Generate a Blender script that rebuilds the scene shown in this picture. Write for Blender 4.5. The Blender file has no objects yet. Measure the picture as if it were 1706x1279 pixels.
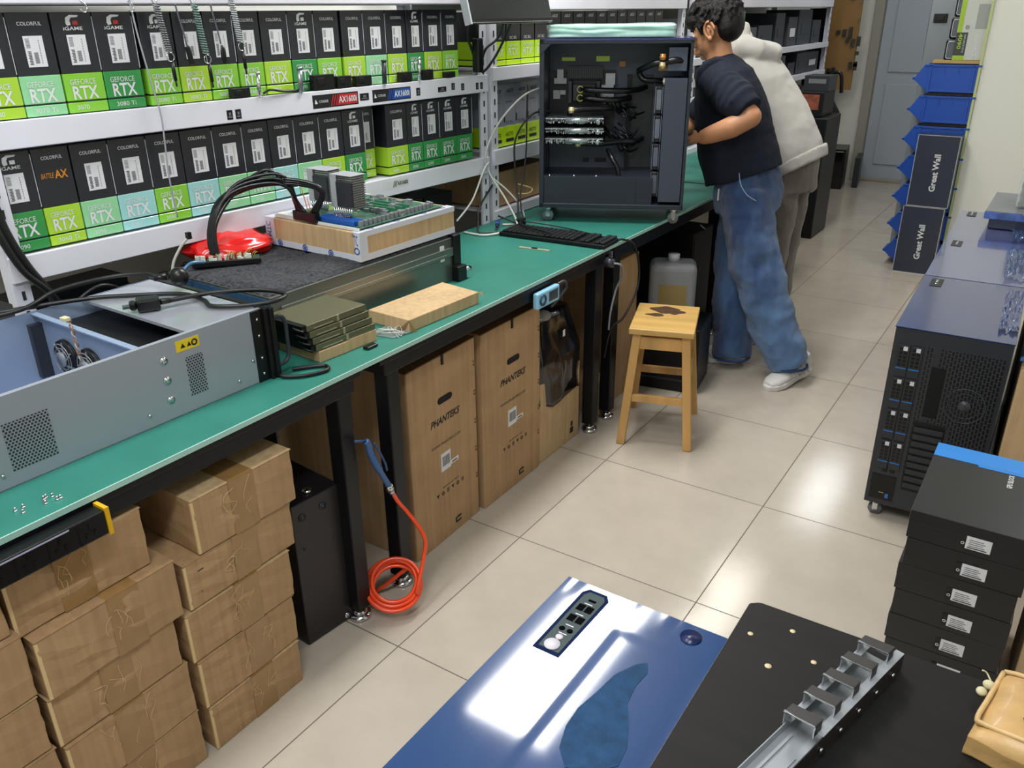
import bpy, bmesh, math, random
from mathutils import Vector, Matrix
random.seed(7)
C = bpy.context.scene.collection
scn = bpy.context.scene
PI = math.pi
def R(a): return math.radians(a)

# ------------------------------------------------------------------ camera, world, lights, exposure
cd = bpy.data.cameras.new('camera'); cam = bpy.data.objects.new('camera', cd); C.objects.link(cam)
cd.sensor_width = 36.0; cd.lens = 1385.99 / 1706 * 36; cd.clip_start = .02
yaw, pit, rol = R(-33.583), R(-24.072), R(-0.630)
f_ = Vector((math.sin(yaw)*math.cos(pit), math.cos(yaw)*math.cos(pit), math.sin(pit)))
r_ = Vector((math.cos(yaw), -math.sin(yaw), 0)); u_ = r_.cross(f_)
rr = math.cos(rol)*r_ + math.sin(rol)*u_; uu = -math.sin(rol)*r_ + math.cos(rol)*u_
m4 = Matrix.Identity(4)
for i in range(3): m4[i][0], m4[i][1], m4[i][2] = rr[i], uu[i], -f_[i]
m4.translation = Vector((1.2270, -1.8833, 1.5461)); cam.matrix_world = m4
scn.camera = cam
w = bpy.data.worlds.new('world'); scn.world = w; w.use_nodes = True
w.node_tree.nodes['Background'].inputs[0].default_value = (.9, .95, 1, 1)
w.node_tree.nodes['Background'].inputs[1].default_value = .25
def area(name, loc, sx, sy, e, col=(1, .98, .95), rot=(0, 0, 0)):
    l = bpy.data.lights.new(name, 'AREA'); l.shape = 'RECTANGLE'; l.size = sx; l.size_y = sy; l.energy = e; l.color = col
    o = bpy.data.objects.new(name, l); C.objects.link(o); o.location = loc; o.rotation_euler = rot; return o
area('ceiling_lamp_and_fill', (-.33, .98, 2.66), .42, 1.25, 42, (1, .985, .96))
area('ceiling_lamp_and_fill', (-.33, 3.25, 2.66), .34, 1.2, 13, (1, .96, .88))
area('ceiling_lamp_and_fill', (.95, -1.9, 2.66), .34, 1.2, 26, (.95, .98, 1))
area('ceiling_lamp_and_fill', (1.75, 2.6, 2.66), .34, 1.2, 9, (.97, .98, 1))
area('ceiling_lamp_and_fill', (-.1, 5.4, 2.66), .34, 1.2, 9, (.95, .98, 1))  # unseen lamp, added to brighten the far door area
area('ceiling_lamp_and_fill', (-.33, -1.5, 2.66), .34, 1.2, 22, (.96, .98, 1))
scn.view_settings.view_transform = 'Standard'; scn.view_settings.look = 'None'
scn.view_settings.exposure = .32; scn.view_settings.gamma = 1; scn.view_settings.use_curve_mapping = False

# ------------------------------------------------------------------ materials
MATS = {}
def sr(h):
    c = [int(h[i:i+2], 16)/255 for i in (0, 2, 4)]
    return tuple((x/12.92 if x <= .04045 else ((x+.055)/1.055)**2.4) for x in c)
def mat(name, col, rough=.5, metal=0, coat=0, bump=0, bscale=40, var=0, vscale=6, stretch=(1, 1, 1), alpha=1, trans=0, emit=0, aniso=0, sheen=0, spec=.5, crough=.1):
    if name in MATS: return MATS[name]
    if isinstance(col, str): col = sr(col)
    m = bpy.data.materials.new(name); MATS[name] = m; m.use_nodes = True
    nt = m.node_tree; b = nt.nodes['Principled BSDF']
    b.inputs['Base Color'].default_value = (*col, 1); b.inputs['Roughness'].default_value = rough
    b.inputs['Metallic'].default_value = metal; b.inputs['Coat Weight'].default_value = coat; b.inputs['Coat Roughness'].default_value = crough
    b.inputs['Alpha'].default_value = alpha; b.inputs['Transmission Weight'].default_value = trans
    b.inputs['Specular IOR Level'].default_value = spec; b.inputs['Sheen Weight'].default_value = sheen
    if aniso: b.inputs['Anisotropic'].default_value = aniso
    if emit: b.inputs['Emission Color'].default_value = (*col, 1); b.inputs['Emission Strength'].default_value = emit
    if bump or var:
        tc = nt.nodes.new('ShaderNodeTexCoord'); mp = nt.nodes.new('ShaderNodeMapping'); mp.inputs['Scale'].default_value = stretch
        nt.links.new(tc.outputs['Object'], mp.inputs[0])
    if bump:
        n = nt.nodes.new('ShaderNodeTexNoise'); n.inputs['Scale'].default_value = bscale; n.inputs['Detail'].default_value = 4
        bp = nt.nodes.new('ShaderNodeBump'); bp.inputs['Strength'].default_value = bump; bp.inputs['Distance'].default_value = .004
        nt.links.new(mp.outputs[0], n.inputs[0]); nt.links.new(n.outputs[0], bp.inputs['Height']); nt.links.new(bp.outputs[0], b.inputs['Normal'])
    if var:
        n = nt.nodes.new('ShaderNodeTexNoise'); n.inputs['Scale'].default_value = vscale; n.inputs['Detail'].default_value = 5
        rp = nt.nodes.new('ShaderNodeValToRGB'); rp.color_ramp.elements[0].position = .3; rp.color_ramp.elements[1].position = .7
        rp.color_ramp.elements[0].color = (*[max(0, c*(1-var)) for c in col], 1); rp.color_ramp.elements[1].color = (*[min(1, c*(1+var)) for c in col], 1)
        nt.links.new(mp.outputs[0], n.inputs[0]); nt.links.new(n.outputs[0], rp.inputs[0]); nt.links.new(rp.outputs[0], b.inputs['Base Color'])
    return m
def nodes(m): return m.node_tree.nodes, m.node_tree.links, m.node_tree.nodes['Principled BSDF']
def floor_mat():
    m = mat('floor_tile', 'c9c3b6', .16, spec=.5); n, l, b = nodes(m)
    tc = n.new('ShaderNodeTexCoord'); sp = n.new('ShaderNodeSeparateXYZ'); l.new(tc.outputs['Object'], sp.inputs[0])
    outs = []; ids = []
    for ax in (0, 1):
        d = n.new('ShaderNodeMath'); d.operation = 'DIVIDE'; d.inputs[1].default_value = .6; l.new(sp.outputs[ax], d.inputs[0])
        a = n.new('ShaderNodeMath'); a.operation = 'ADD'; a.inputs[1].default_value = 100.5; l.new(d.outputs[0], a.inputs[0])
        fr = n.new('ShaderNodeMath'); fr.operation = 'FRACT'; l.new(a.outputs[0], fr.inputs[0])
        fl = n.new('ShaderNodeMath'); fl.operation = 'FLOOR'; l.new(d.outputs[0], fl.inputs[0]); ids.append(fl)
        s = n.new('ShaderNodeMath'); s.operation = 'SUBTRACT'; s.inputs[1].default_value = .5; l.new(fr.outputs[0], s.inputs[0])
        ab = n.new('ShaderNodeMath'); ab.operation = 'ABSOLUTE'; l.new(s.outputs[0], ab.inputs[0])
        lt = n.new('ShaderNodeMath'); lt.operation = 'LESS_THAN'; lt.inputs[1].default_value = .0028; l.new(ab.outputs[0], lt.inputs[0]); outs.append(lt)
    mx = n.new('ShaderNodeMath'); mx.operation = 'MAXIMUM'; l.new(outs[0].outputs[0], mx.inputs[0]); l.new(outs[1].outputs[0], mx.inputs[1])
    cb = n.new('ShaderNodeCombineXYZ'); l.new(ids[0].outputs[0], cb.inputs[0]); l.new(ids[1].outputs[0], cb.inputs[1])
    wn = n.new('ShaderNodeTexWhiteNoise'); l.new(cb.outputs[0], wn.inputs[0])
    ns = n.new('ShaderNodeTexNoise'); ns.inputs['Scale'].default_value = 5; ns.inputs['Detail'].default_value = 8; ns.inputs['Roughness'].default_value = .65; l.new(tc.outputs['Object'], ns.inputs[0])
    mm = n.new('ShaderNodeMath'); mm.operation = 'MULTIPLY_ADD'; mm.inputs[1].default_value = .25; l.new(wn.outputs[0], mm.inputs[0]); l.new(ns.outputs[0], mm.inputs[2])
    rp = n.new('ShaderNodeValToRGB'); l.new(mm.outputs[0], rp.inputs[0])
    rp.color_ramp.elements[0].position = .3; rp.color_ramp.elements[0].color = (*sr('b3a99b'), 1)
    rp.color_ramp.elements[1].position = .85; rp.color_ramp.elements[1].color = (*sr('c3b9ab'), 1)
    mix = n.new('ShaderNodeMixRGB'); l.new(mx.outputs[0], mix.inputs[0]); l.new(rp.outputs[0], mix.inputs[1]); mix.inputs[2].default_value = (*sr('5f574d'), 1)
    l.new(mix.outputs[0], b.inputs['Base Color'])
    ra = n.new('ShaderNodeMath'); ra.operation = 'MULTIPLY_ADD'; ra.inputs[1].default_value = .5; ra.inputs[2].default_value = .15; l.new(mx.outputs[0], ra.inputs[0]); l.new(ra.outputs[0], b.inputs['Roughness'])
    bp = n.new('ShaderNodeBump'); bp.invert = True; bp.inputs['Strength'].default_value = .3; bp.inputs['Distance'].default_value = .002; l.new(mx.outputs[0], bp.inputs['Height']); l.new(bp.outputs[0], b.inputs['Normal'])
    return m
def cardboard(name, col, flute=(0, 1, 0), amp=.13):
    m = mat(name, col, .75, spec=.3); n, l, b = nodes(m)
    c = sr(col)
    tc = n.new('ShaderNodeTexCoord'); mp = n.new('ShaderNodeMapping'); l.new(tc.outputs['Object'], mp.inputs[0])
    mp.inputs['Scale'].default_value = (55, 55, 1.2)
    n1 = n.new('ShaderNodeTexNoise'); n1.inputs['Scale'].default_value = 1; n1.inputs['Detail'].default_value = 2; l.new(mp.outputs[0], n1.inputs[0])
    n2 = n.new('ShaderNodeTexNoise'); n2.inputs['Scale'].default_value = 9; n2.inputs['Detail'].default_value = 6; l.new(tc.outputs['Object'], n2.inputs[0])
    ad = n.new('ShaderNodeMath'); ad.operation = 'ADD'; l.new(n1.outputs[0], ad.inputs[0]); l.new(n2.outputs[0], ad.inputs[1])
    rp = n.new('ShaderNodeValToRGB'); l.new(ad.outputs[0], rp.inputs[0]); mdl = rp.color_ramp.elements
    mdl[0].position = .62; mdl[1].position = 1.0
    hf = n.new('ShaderNodeMath'); hf.operation = 'MULTIPLY'; hf.inputs[1].default_value = .85; l.new(ad.outputs[0], hf.inputs[0]); l.new(hf.outputs[0], rp.inputs[0])
    mdl[0].color = (*[x*(1-amp) for x in c], 1); mdl[1].color = (*[min(1, x*(1+amp)) for x in c], 1)
    l.new(rp.outputs[0], b.inputs['Base Color'])
    bp = n.new('ShaderNodeBump'); bp.inputs['Strength'].default_value = .3; bp.inputs['Distance'].default_value = .002; l.new(ad.outputs[0], bp.inputs['Height']); l.new(bp.outputs[0], b.inputs['Normal'])
    return m
def perf(name, base, hole, sx, sy, r, axes=(0, 2), stag=True, rough=.4, metal=0, slot=1.0, spokes=False):
    """sheet with punched holes, from object coordinates"""
    m = mat(name, base, rough, metal); n, l, b = nodes(m)
    tc = n.new('ShaderNodeTexCoord'); sp = n.new('ShaderNodeSeparateXYZ'); l.new(tc.outputs['Object'], sp.inputs[0])
    def M(op, a, v=None, c=None):
        q = n.new('ShaderNodeMath'); q.operation = op
        for i, x in enumerate((a, v, c)):
            if x is None: continue
            if isinstance(x, (int, float)): q.inputs[i].default_value = x
            else: l.new(x, q.inputs[i])
        return q.outputs[0]
    U = M('DIVIDE', sp.outputs[axes[0]], sx); V = M('ADD', M('DIVIDE', sp.outputs[axes[1]], sy), 500)
    if stag:
        par = M('MODULO', M('FLOOR', U if slot > 1 else V), 2) if slot <= 1 else M('MODULO', M('FLOOR', M('ADD', U, 500)), 2)
        if slot > 1: V = M('ADD', V, M('MULTIPLY', par, .5))
        else: U = M('ADD', U, M('MULTIPLY', par, .5))
    fu = M('SUBTRACT', M('FRACT', M('ADD', U, 500)), .5); fv = M('SUBTRACT', M('FRACT', V), .5)
    du = M('MULTIPLY', M('ABSOLUTE', fu), sx); dv = M('MULTIPLY', M('ABSOLUTE', fv), sy)
    if slot > 1:
        ins = M('MULTIPLY', M('LESS_THAN', du, r), M('LESS_THAN', dv, r*slot))
    else:
        ins = M('LESS_THAN', M('ADD', M('MULTIPLY', du, du), M('MULTIPLY', dv, dv)), r*r)
    mix = n.new('ShaderNodeMixRGB'); l.new(ins, mix.inputs[0]); mix.inputs[1].default_value = (*(sr(base)), 1); mix.inputs[2].default_value = (*sr(hole), 1)
    l.new(mix.outputs[0], b.inputs['Base Color'])
    if metal: l.new(M('MULTIPLY', M('SUBTRACT', 1, ins), metal), b.inputs['Metallic'])
    return m

# ------------------------------------------------------------------ mesh building
TXT = {}
def text_geo(s, res=2, shear=0, bold=0):
    k = (s, res, shear, bold)
    if k not in TXT:
        cu = bpy.data.curves.new('t', 'FONT'); cu.body = s; cu.resolution_u = res; cu.shear = shear; cu.offset = bold
        o = bpy.data.objects.new('t', cu); C.objects.link(o)
        dg = bpy.context.evaluated_depsgraph_get(); me = bpy.data.meshes.new_from_object(o.evaluated_get(dg))
        vs = [v.co.copy() for v in me.vertices]; fs = [tuple(p.vertices) for p in me.polygons]
        bpy.data.objects.remove(o); bpy.data.meshes.remove(me); bpy.data.curves.remove(cu)
        if vs:
            x0 = min(v.x for v in vs); x1 = max(v.x for v in vs); y0 = min(v.y for v in vs); y1 = max(v.y for v in vs)
        else: x0 = y0 = 0; x1 = y1 = 1
        TXT[k] = ([((v.x-x0)/(x1-x0), (v.y-y0)/(y1-y0)) for v in vs], fs)
    return TXT[k]
EACH = {'screw', 'rivet', 'socket', 'port', 'usb_port', 'board_shield', 'connector', 'staple', 'pale_chip', 'socket_screw', 'washer_screw', 'white_connector', 'brass_wire', 'port', 'green_connector', 'amber_view', 'hose_ring', 'switch', 'cable_slot', 'slot_cover', 'hanging_tool', 'key', 'bolt', 'heat_pipe', 'fitting', 'wire_tie', 'sheet', 'corner_flap', 'lace', 'side_stripe', 'hem', 'white_wall', 'worn_edge', 'prong', 'silver_edge_line', 'gold_print', 'fan_ring', 'rear_slots', 'pressed_rib', 'torn_fibre', 'rear_mesh', 'edge_strip', 'indicator_strip', 'chip'}
class MB:
    def __init__(s): s.v = []; s.f = []; s.m = []; s.sm = []
    def add(s, vs, fs, m=0, smooth=False):
        o = len(s.v); s.v += [Vector(p) for p in vs]
        for f in fs: s.f.append(tuple(i+o for i in f)); s.m.append(m); s.sm.append(smooth)
        return s
    def box(s, x0, x1, y0, y1, z0, z1, m=0):
        vs = [(x, y, z) for z in (z0, z1) for x, y in ((x0, y0), (x1, y0), (x1, y1), (x0, y1))]
        return s.add(vs, [(3, 2, 1, 0), (4, 5, 6, 7), (0, 1, 5, 4), (1, 2, 6, 5), (2, 3, 7, 6), (3, 0, 4, 7)], m)
    def obox(s, c, sz, rot=(0, 0, 0), m=0):
        from mathutils import Euler
        M = Matrix.Translation(c) @ Euler(rot).to_matrix().to_4x4(); h = [q/2 for q in sz]
        vs = [M @ Vector((x*h[0], y*h[1], z*h[2])) for z in (-1, 1) for x, y in ((-1, -1), (1, -1), (1, 1), (-1, 1))]
        return s.add(vs, [(3, 2, 1, 0), (4, 5, 6, 7), (0, 1, 5, 4), (1, 2, 6, 5), (2, 3, 7, 6), (3, 0, 4, 7)], m)
    def bar(s, p0, p1, w, h, m=0, up=(0, 0, 1)):
        p0 = Vector(p0); p1 = Vector(p1); d = (p1-p0).normalized(); a = d.cross(Vector(up))
        if a.length < .01: a = d.cross(Vector((1, 0, 0)))
        a.normalize(); b = a.cross(d); vs = []
        for p in (p0, p1): vs += [p+a*i*w/2+b*j*h/2 for i, j in ((-1, -1), (1, -1), (1, 1), (-1, 1))]
        return s.add(vs, [(3, 2, 1, 0), (4, 5, 6, 7), (0, 1, 5, 4), (1, 2, 6, 5), (2, 3, 7, 6), (3, 0, 4, 7)], m)
    def tube(s, pts, r, n=8, m=0, caps=True):
        pts = [Vector(p) for p in pts]; rs = r if isinstance(r, (list, tuple)) else [r]*len(pts)
        vs = []; fs = []; a = None
        for i, p in enumerate(pts):
            d = (pts[min(i+1, len(pts)-1)]-pts[max(i-1, 0)])
            d = d.normalized() if d.length > 1e-9 else Vector((0, 0, 1))
            if a is None:
                a = d.cross(Vector((0, 0, 1)))
                if a.length < .1: a = d.cross(Vector((1, 0, 0)))
            else: a = a - d*a.dot(d)
            a.normalize(); b = d.cross(a)
            rr = rs[i] if len(rs) == len(pts) else rs[min(len(rs)-1, i*len(rs)//len(pts))]; ra, rb = (rr, rr) if not isinstance(rr, tuple) else rr
            vs += [p + a*math.cos(t)*ra + b*math.sin(t)*rb for t in [2*PI*k/n for k in range(n)]]
        for i in range(len(pts)-1):
            for k in range(n): fs.append((i*n+k, i*n+(k+1) % n, (i+1)*n+(k+1) % n, (i+1)*n+k))
        if caps: fs.append(tuple(range(n-1, -1, -1))); fs.append(tuple((len(pts)-1)*n+k for k in range(n)))
        return s.add(vs, fs, m, True)
    def cyl(s, p0, p1, r0, r1=None, n=16, m=0): return s.tube([p0, p1], [r0, r0 if r1 is None else r1], n, m)
    def ring(s, c, r, t, axis='z', n=28, k=8, m=0):
        c = Vector(c); vs = []; fs = []
        for i in range(n):
            a = 2*PI*i/n
            for j in range(k):
                b = 2*PI*j/k; q = (r+t*math.cos(b)); p = (q*math.cos(a), q*math.sin(a), t*math.sin(b))
                if axis == 'x': p = (p[2], p[0], p[1])
                if axis == 'y': p = (p[0], p[2], p[1])
                vs.append(c+Vector(p))
        for i in range(n):
            for j in range(k): fs.append((i*k+j, ((i+1) % n)*k+j, ((i+1) % n)*k+(j+1) % k, i*k+(j+1) % k))
        return s.add(vs, fs, m, True)
    def ell(s, c, r, m=0, n=14, rot=None):
        vs = []; fs = []; c = Vector(c); k = n//2+1
        for i in range(k+1):
            t = PI*i/k
            for j in range(n):
                a = 2*PI*j/n; p = Vector((r[0]*math.sin(t)*math.cos(a), r[1]*math.sin(t)*math.sin(a), r[2]*math.cos(t)))
                if rot is not None: p = rot @ p
                vs.append(c+p)
        for i in range(k):
            for j in range(n): fs.append((i*n+j, (i+1)*n+j, (i+1)*n+(j+1) % n, i*n+(j+1) % n))
        return s.add(vs, fs, m, True)
    def prism(s, poly, z0, z1, m=0, axes='xyz'):
        n = len(poly); vs = [(p[0], p[1], z) for z in (z0, z1) for p in poly]
        if axes == 'xzy': vs = [(a, c, b) for a, b, c in vs]
        if axes == 'yzx': vs = [(c, a, b) for a, b, c in vs]
        fs = [tuple(range(n-1, -1, -1)), tuple(range(n, 2*n))]+[(i, (i+1) % n, n+(i+1) % n, n+i) for i in range(n)]
        return s.add(vs, fs, m)
    def quad(s, a, b, c, d, m=0): return s.add([a, b, c, d], [(0, 1, 2, 3)], m)
    def text(s, st, o, u, v, w, h, m=0, shear=0, bold=0):
        """text filling a w x h rectangle whose lower-left corner is o"""
        vs, fs = text_geo(st, 2, shear, bold); o, u, v = Vector(o), Vector(u), Vector(v)
        return s.add([o+u*(x*w)+v*(y*h) for x, y in vs], fs, m)
    def xf(s, M):
        s.v = [M @ p for p in s.v]; return s
    def islands(s):
        """groups of touching pieces, each its own MB"""
        par = list(range(len(s.v)))
        def fd(a):
            while par[a] != a: par[a] = par[par[a]]; a = par[a]
            return a
        for f in s.f:
            for k in f[1:]: par[fd(k)] = fd(f[0])
        comp = {}
        for i, f in enumerate(s.f): comp.setdefault(fd(f[0]), []).append(i)
        bb = []
        for k, fs in comp.items():
            ps = [s.v[j] for i in fs for j in s.f[i]]
            bb.append([[min(p[a] for p in ps)-.0006 for a in range(3)], [max(p[a] for p in ps)+.0006 for a in range(3)], fs])
        ch = True
        while ch:
            ch = False; out = []
            for b in bb:
                for c in out:
                    if all(b[0][a] <= c[1][a] and c[0][a] <= b[1][a] for a in range(3)):
                        c[0] = [min(b[0][a], c[0][a]) for a in range(3)]; c[1] = [max(b[1][a], c[1][a]) for a in range(3)]; c[2] = c[2]+b[2]; ch = True; break
                else: out.append(b)
            bb = out
        res = []
        for b in bb:
            m = MB(); mp = {}
            for i in b[2]:
                for j in s.f[i]:
                    if j not in mp: mp[j] = len(m.v); m.v.append(s.v[j])
                m.f.append(tuple(mp[j] for j in s.f[i])); m.m.append(s.m[i]); m.sm.append(s.sm[i])
            res.append(m)
        return res
    def build(s, name, mats, parent=None, loc=None, rotz=0, bevel=0, seg=2, recentre=False, sub=0):
        if parent and name in EACH:
            isl = s.islands()
            if 1 < len(isl) < 100:
                return [m.build(name+' ', mats, parent, loc, rotz, bevel, seg, recentre, sub) for m in isl][0]
        name = name.strip(); vs = s.v
        if recentre:
            c = Vector((sum(p.x for p in vs)/len(vs), sum(p.y for p in vs)/len(vs), min(p.z for p in vs))); vs = [p-c for p in vs]; loc = c
        me = bpy.data.meshes.new(name); me.from_pydata([tuple(p) for p in vs], [], s.f)
        if not isinstance(mats, (list, tuple)): mats = [mats]
        for q in mats: me.materials.append(q)
        me.polygons.foreach_set('material_index', s.m); me.polygons.foreach_set('use_smooth', s.sm); me.update()
        o = bpy.data.objects.new(name, me); C.objects.link(o)
        if parent: o.parent = parent
        if loc is not None: o.location = loc
        if rotz: o.rotation_euler = (0, 0, rotz)
        if bevel:
            b = o.modifiers.new('bevel', 'BEVEL'); b.width = bevel; b.segments = seg; b.limit_method = 'ANGLE'; b.angle_limit = R(40)
        if sub: q = o.modifiers.new('sub', 'SUBSURF'); q.levels = q.render_levels = sub
        return o
def tag(o, label=None, cat=None, group=None, kind=None):
    if label: o['label'] = label
    if cat: o['category'] = cat
    if group: o['group'] = group
    if kind: o['kind'] = kind
    return o
def thing(name, label, cat, loc, rotz=0, group=None):
    o = bpy.data.objects.new(name, None); C.objects.link(o); o.empty_display_size = .05
    o.location = loc; o.rotation_euler = (0, 0, rotz); return tag(o, label, cat, group)
def copy_tree(o, parent=None):
    c = o.copy(); C.objects.link(c); c.parent = parent
    for ch in list(o.children): copy_tree(ch, c)
    return c
def spline(pts, k=8):
    P = [Vector(p) for p in pts]; out = []
    for i in range(len(P)-1):
        a, b, c, d = P[max(i-1, 0)], P[i], P[i+1], P[min(i+2, len(P)-1)]
        for j in range(k):
            t = j/k; out.append(.5*((2*b)+(c-a)*t+(2*a-5*b+4*c-d)*t*t+(3*b-a-3*c+d)*t**3))
    out.append(P[-1]); return out
def cable(name, label, pts, r, m, cat='cable', group=None, k=8, n=7):
    mb = MB(); mb.tube(spline(pts, k), r, n); o = mb.build(name, m, recentre=True); return tag(o, label, cat, group)

# shared materials
M_white = mat('white_powder_coat', 'dcdce6', .38, var=.03)
M_blk = mat('black_powder_coat', '101115', .4, spec=.35)
M_blkm = mat('black_metal_satin', '2b2e35', .38, bump=.05, bscale=400)
M_plast = mat('black_plastic', '0c0c0e', .34, spec=.4)
M_rub = mat('black_rubber', '0d0d0f', .45)
M_steel = mat('galvanized_steel', '9aa0a6', .32, metal=.9, var=.08, vscale=3, stretch=(.4, 3, 1))
M_chrome = mat('chrome', 'd4d6da', .15, metal=1)
M_card = cardboard('cardboard', 'ab8b66')
M_card2 = cardboard('cardboard_light', 'bb9f78')
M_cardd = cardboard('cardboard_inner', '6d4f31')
M_tape = mat('packing_tape', '9a7749', .25, coat=.5, var=.12, vscale=20)
M_strand = mat('torn_paper', 'd9bd8c', .6)
M_lab = mat('label_paper', 'd8d9dc', .45)
M_ink = mat('black_ink', '1b1713', .6)
M_wtxt = mat('white_print', 'd8dadc', .4)
M_green = mat('esd_laminate', '2c7769', .42, var=.1, vscale=8, coat=.1, crough=.35, bump=.03, bscale=200)
M_wall = mat('wall_paint', 'd9d9d2', .8, var=.03, vscale=2)
M_film = mat('blue_protective_film', '1a2c62', .24, coat=.9, crough=.1, bump=.12, bscale=7, var=.15, vscale=5)
M_film_reflect = mat('film_grey_reflection', '4b5380', .2, coat=1, crough=.05, bump=.1, bscale=6)  # same blue film, paler: its grazing reflection is put into the colour
# ------------------------------------------------------------------ the setting
def struct(name, mb, m, bevel=0): o = mb.build(name, m, bevel=bevel); o['kind'] = 'structure'; return o
struct('floor', MB().box(-1.4, 2.4, -3.4, 7.1, -.05, 0), floor_mat())
struct('ceiling', MB().box(-1.4, 2.4, -3.4, 7.1, 2.7, 2.75), M_wall)
struct('wall_left', MB().box(-1.4, -1.3, -3.4, 7.1, 0, 2.7), M_wall)
struct('wall_back', MB().box(-1.3, -.58, 6.95, 7.05, 0, 2.7).box(.34, .66, 6.95, 7.05, 0, 2.7).box(-.58, .34, 6.95, 7.05, 2.1, 2.7), M_wall)
struct('wall_front', MB().box(-1.4, 2.4, -3.5, -3.4, 0, 2.7), M_wall)
struct('wall_right', MB().box(2.3, 2.4, -3.4, 3.95, 0, 2.7), M_wall)
M_pale = mat('pillar_paint', 'e4e5dc', .7, var=.03, vscale=1.2)
struct('wall_pillar', MB().box(.66, 2.4, 3.95, 7.1, 0, 2.7), M_pale)
struct('trim_1', MB().box(.652, .665, 3.935, 3.962, 0, 2.7), mat('corner_tape', 'b9c58c', .6))
M_door = mat('door_grey_white', 'a9b2bd', .45)
M_frame = mat('door_frame_paint', '9b988c', .5)
struct('door_1', MB().box(-.5, .28, 6.98, 7.02, 0, 2.05).box(-.4, .18, 6.965, 6.98, .16, .9).box(-.4, .18, 6.965, 6.98, 1.0, 1.95), M_door, .006)
struct('trim_2', MB().box(-.58, -.5, 6.9, 7.0, 0, 2.12).box(.28, .36, 6.9, 7.0, 0, 2.12).box(-.5, .28, 6.9, 7.0, 2.05, 2.12).box(-.5, .28, 6.93, 7, 0, .03), M_frame, .005)

# ------------------------------------------------------------------ workbenches
def bench(y0, y1, label):
    t = thing('workbench', label, 'workbench', (-.44, (y0+y1)/2, 0), group=None); L = (y1-y0)/2-.006
    MB().box(-.3, .3, -L, L, .722, .745).build('tabletop', M_blk, t, bevel=.002)
    fr = MB()
    for x in (-.275, .275): fr.box(x-.02, x+.02, -L+.02, L-.02, .685, .722)
    for y in (-L+.04, L-.04): fr.box(-.26, .26, y-.02, y+.02, .685, .722)
    fr.build('frame', M_blk, t, bevel=.003)
    for x in (-.262, .268):
        for y in (-L+.055, L-.055):
            lg = MB().box(x-.024, x+.024, y-.024, y+.024, .035, .722).build('leg', M_blk, t, bevel=.004)
            MB().cyl((x, y, 0), (x, y, .012), .032, .030, 20).cyl((x, y, .012), (x, y, .026), .024, .018, 20).cyl((x, y, .02), (x, y, .04), .01, n=10).build('foot', M_chrome, lg)
    return t
bench(-1.84, -.5, 'black steel workbench at the near end, above the long row of cartons')
bench(-.44, .845, 'black steel workbench in the middle, above the two tall printed cartons')
bench(.87, 2.15, 'black steel workbench at the far end, carrying the open black tower')
mm = MB().box(-.745, -.1392, -1.9, 2.16, .7455, .7495).box(-.1392, -.1365, -1.9, 2.16, .738, .7498, 1)
tag(mm.build('bench_mat', [M_green, mat('mat_edge', 'a5cdc2', .5)], recentre=True), 'long green anti static mat covering the workbenches', 'mat')

# ------------------------------------------------------------------ racks
def slots(mb, x, y, z0, z1, m, sgn=1):
    z = z0
    while z < z1:
        mb.box(x-.0012, x+.0006, y-.004, y+.004, z, z+.022, m); z += .05
def rack(name, label, loc, rotz, L, depth, levels, tops=2.25):
    t = thing(name, label, 'shelf', loc, rotz)
    dk = mat('slot_shadow', '2a2c33', .8)
    for y in (0, L):
        for x in (0, -depth):
            p = MB(); w = .04 if y else -.04; s = -.04 if x == 0 else .04
            p.box(min(x, x+.003), max(x, x+.003), min(y, y-w), max(y, y-w), 0, tops).box(min(x, x+s), max(x, x+s), y-.0015, y+.0015, 0, tops)
            if x == 0: slots(p, x+.0035, y-w/2, .76, tops, 1)
            p.build('post', [M_white, dk], t)
    for z0, z1 in levels:
        b = MB(); b.box(-.002, .012, .002, L-.002, z0, z1).box(-.012, 0, .002, L-.002, z0-.002, z0+.004); b.build('front_beam', M_white, t, bevel=.002)
        MB().box(-depth, -depth+.012, .002, L-.002, z0, z1).build('rear_beam', M_white, t)
        MB().box(-depth+.012, -.003, .004, L-.004, z1-.012, z1-.004).build('shelf_board', M_white, t)
    return t
ROT = -R(3.656); A0 = (-.86, -.9)
rack('shelving_rack', 'white slotted steel rack along the bench, holding two rows of graphics card boxes', (-.862, -.93, 0), ROT, 1.86, .42, [(.955, 1.018), (1.265, 1.328), (1.575, 1.64)])
rack('shelving_rack', 'white slotted steel rack behind the open black tower, right of the hanging screen', (-.745, .96, 0), 0, 1.9, .42, [(.752, .79), (.975, 1.035), (1.30, 1.35), (1.555, 1.6)])
def S(s, d, z):  # rack frame -> world
    e = Vector((.06376, .99797, 0)); nrm = Vector((-.99797, .06376, 0))
    return Vector((A0[0], A0[1], z)) + e*s + nrm*d

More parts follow.
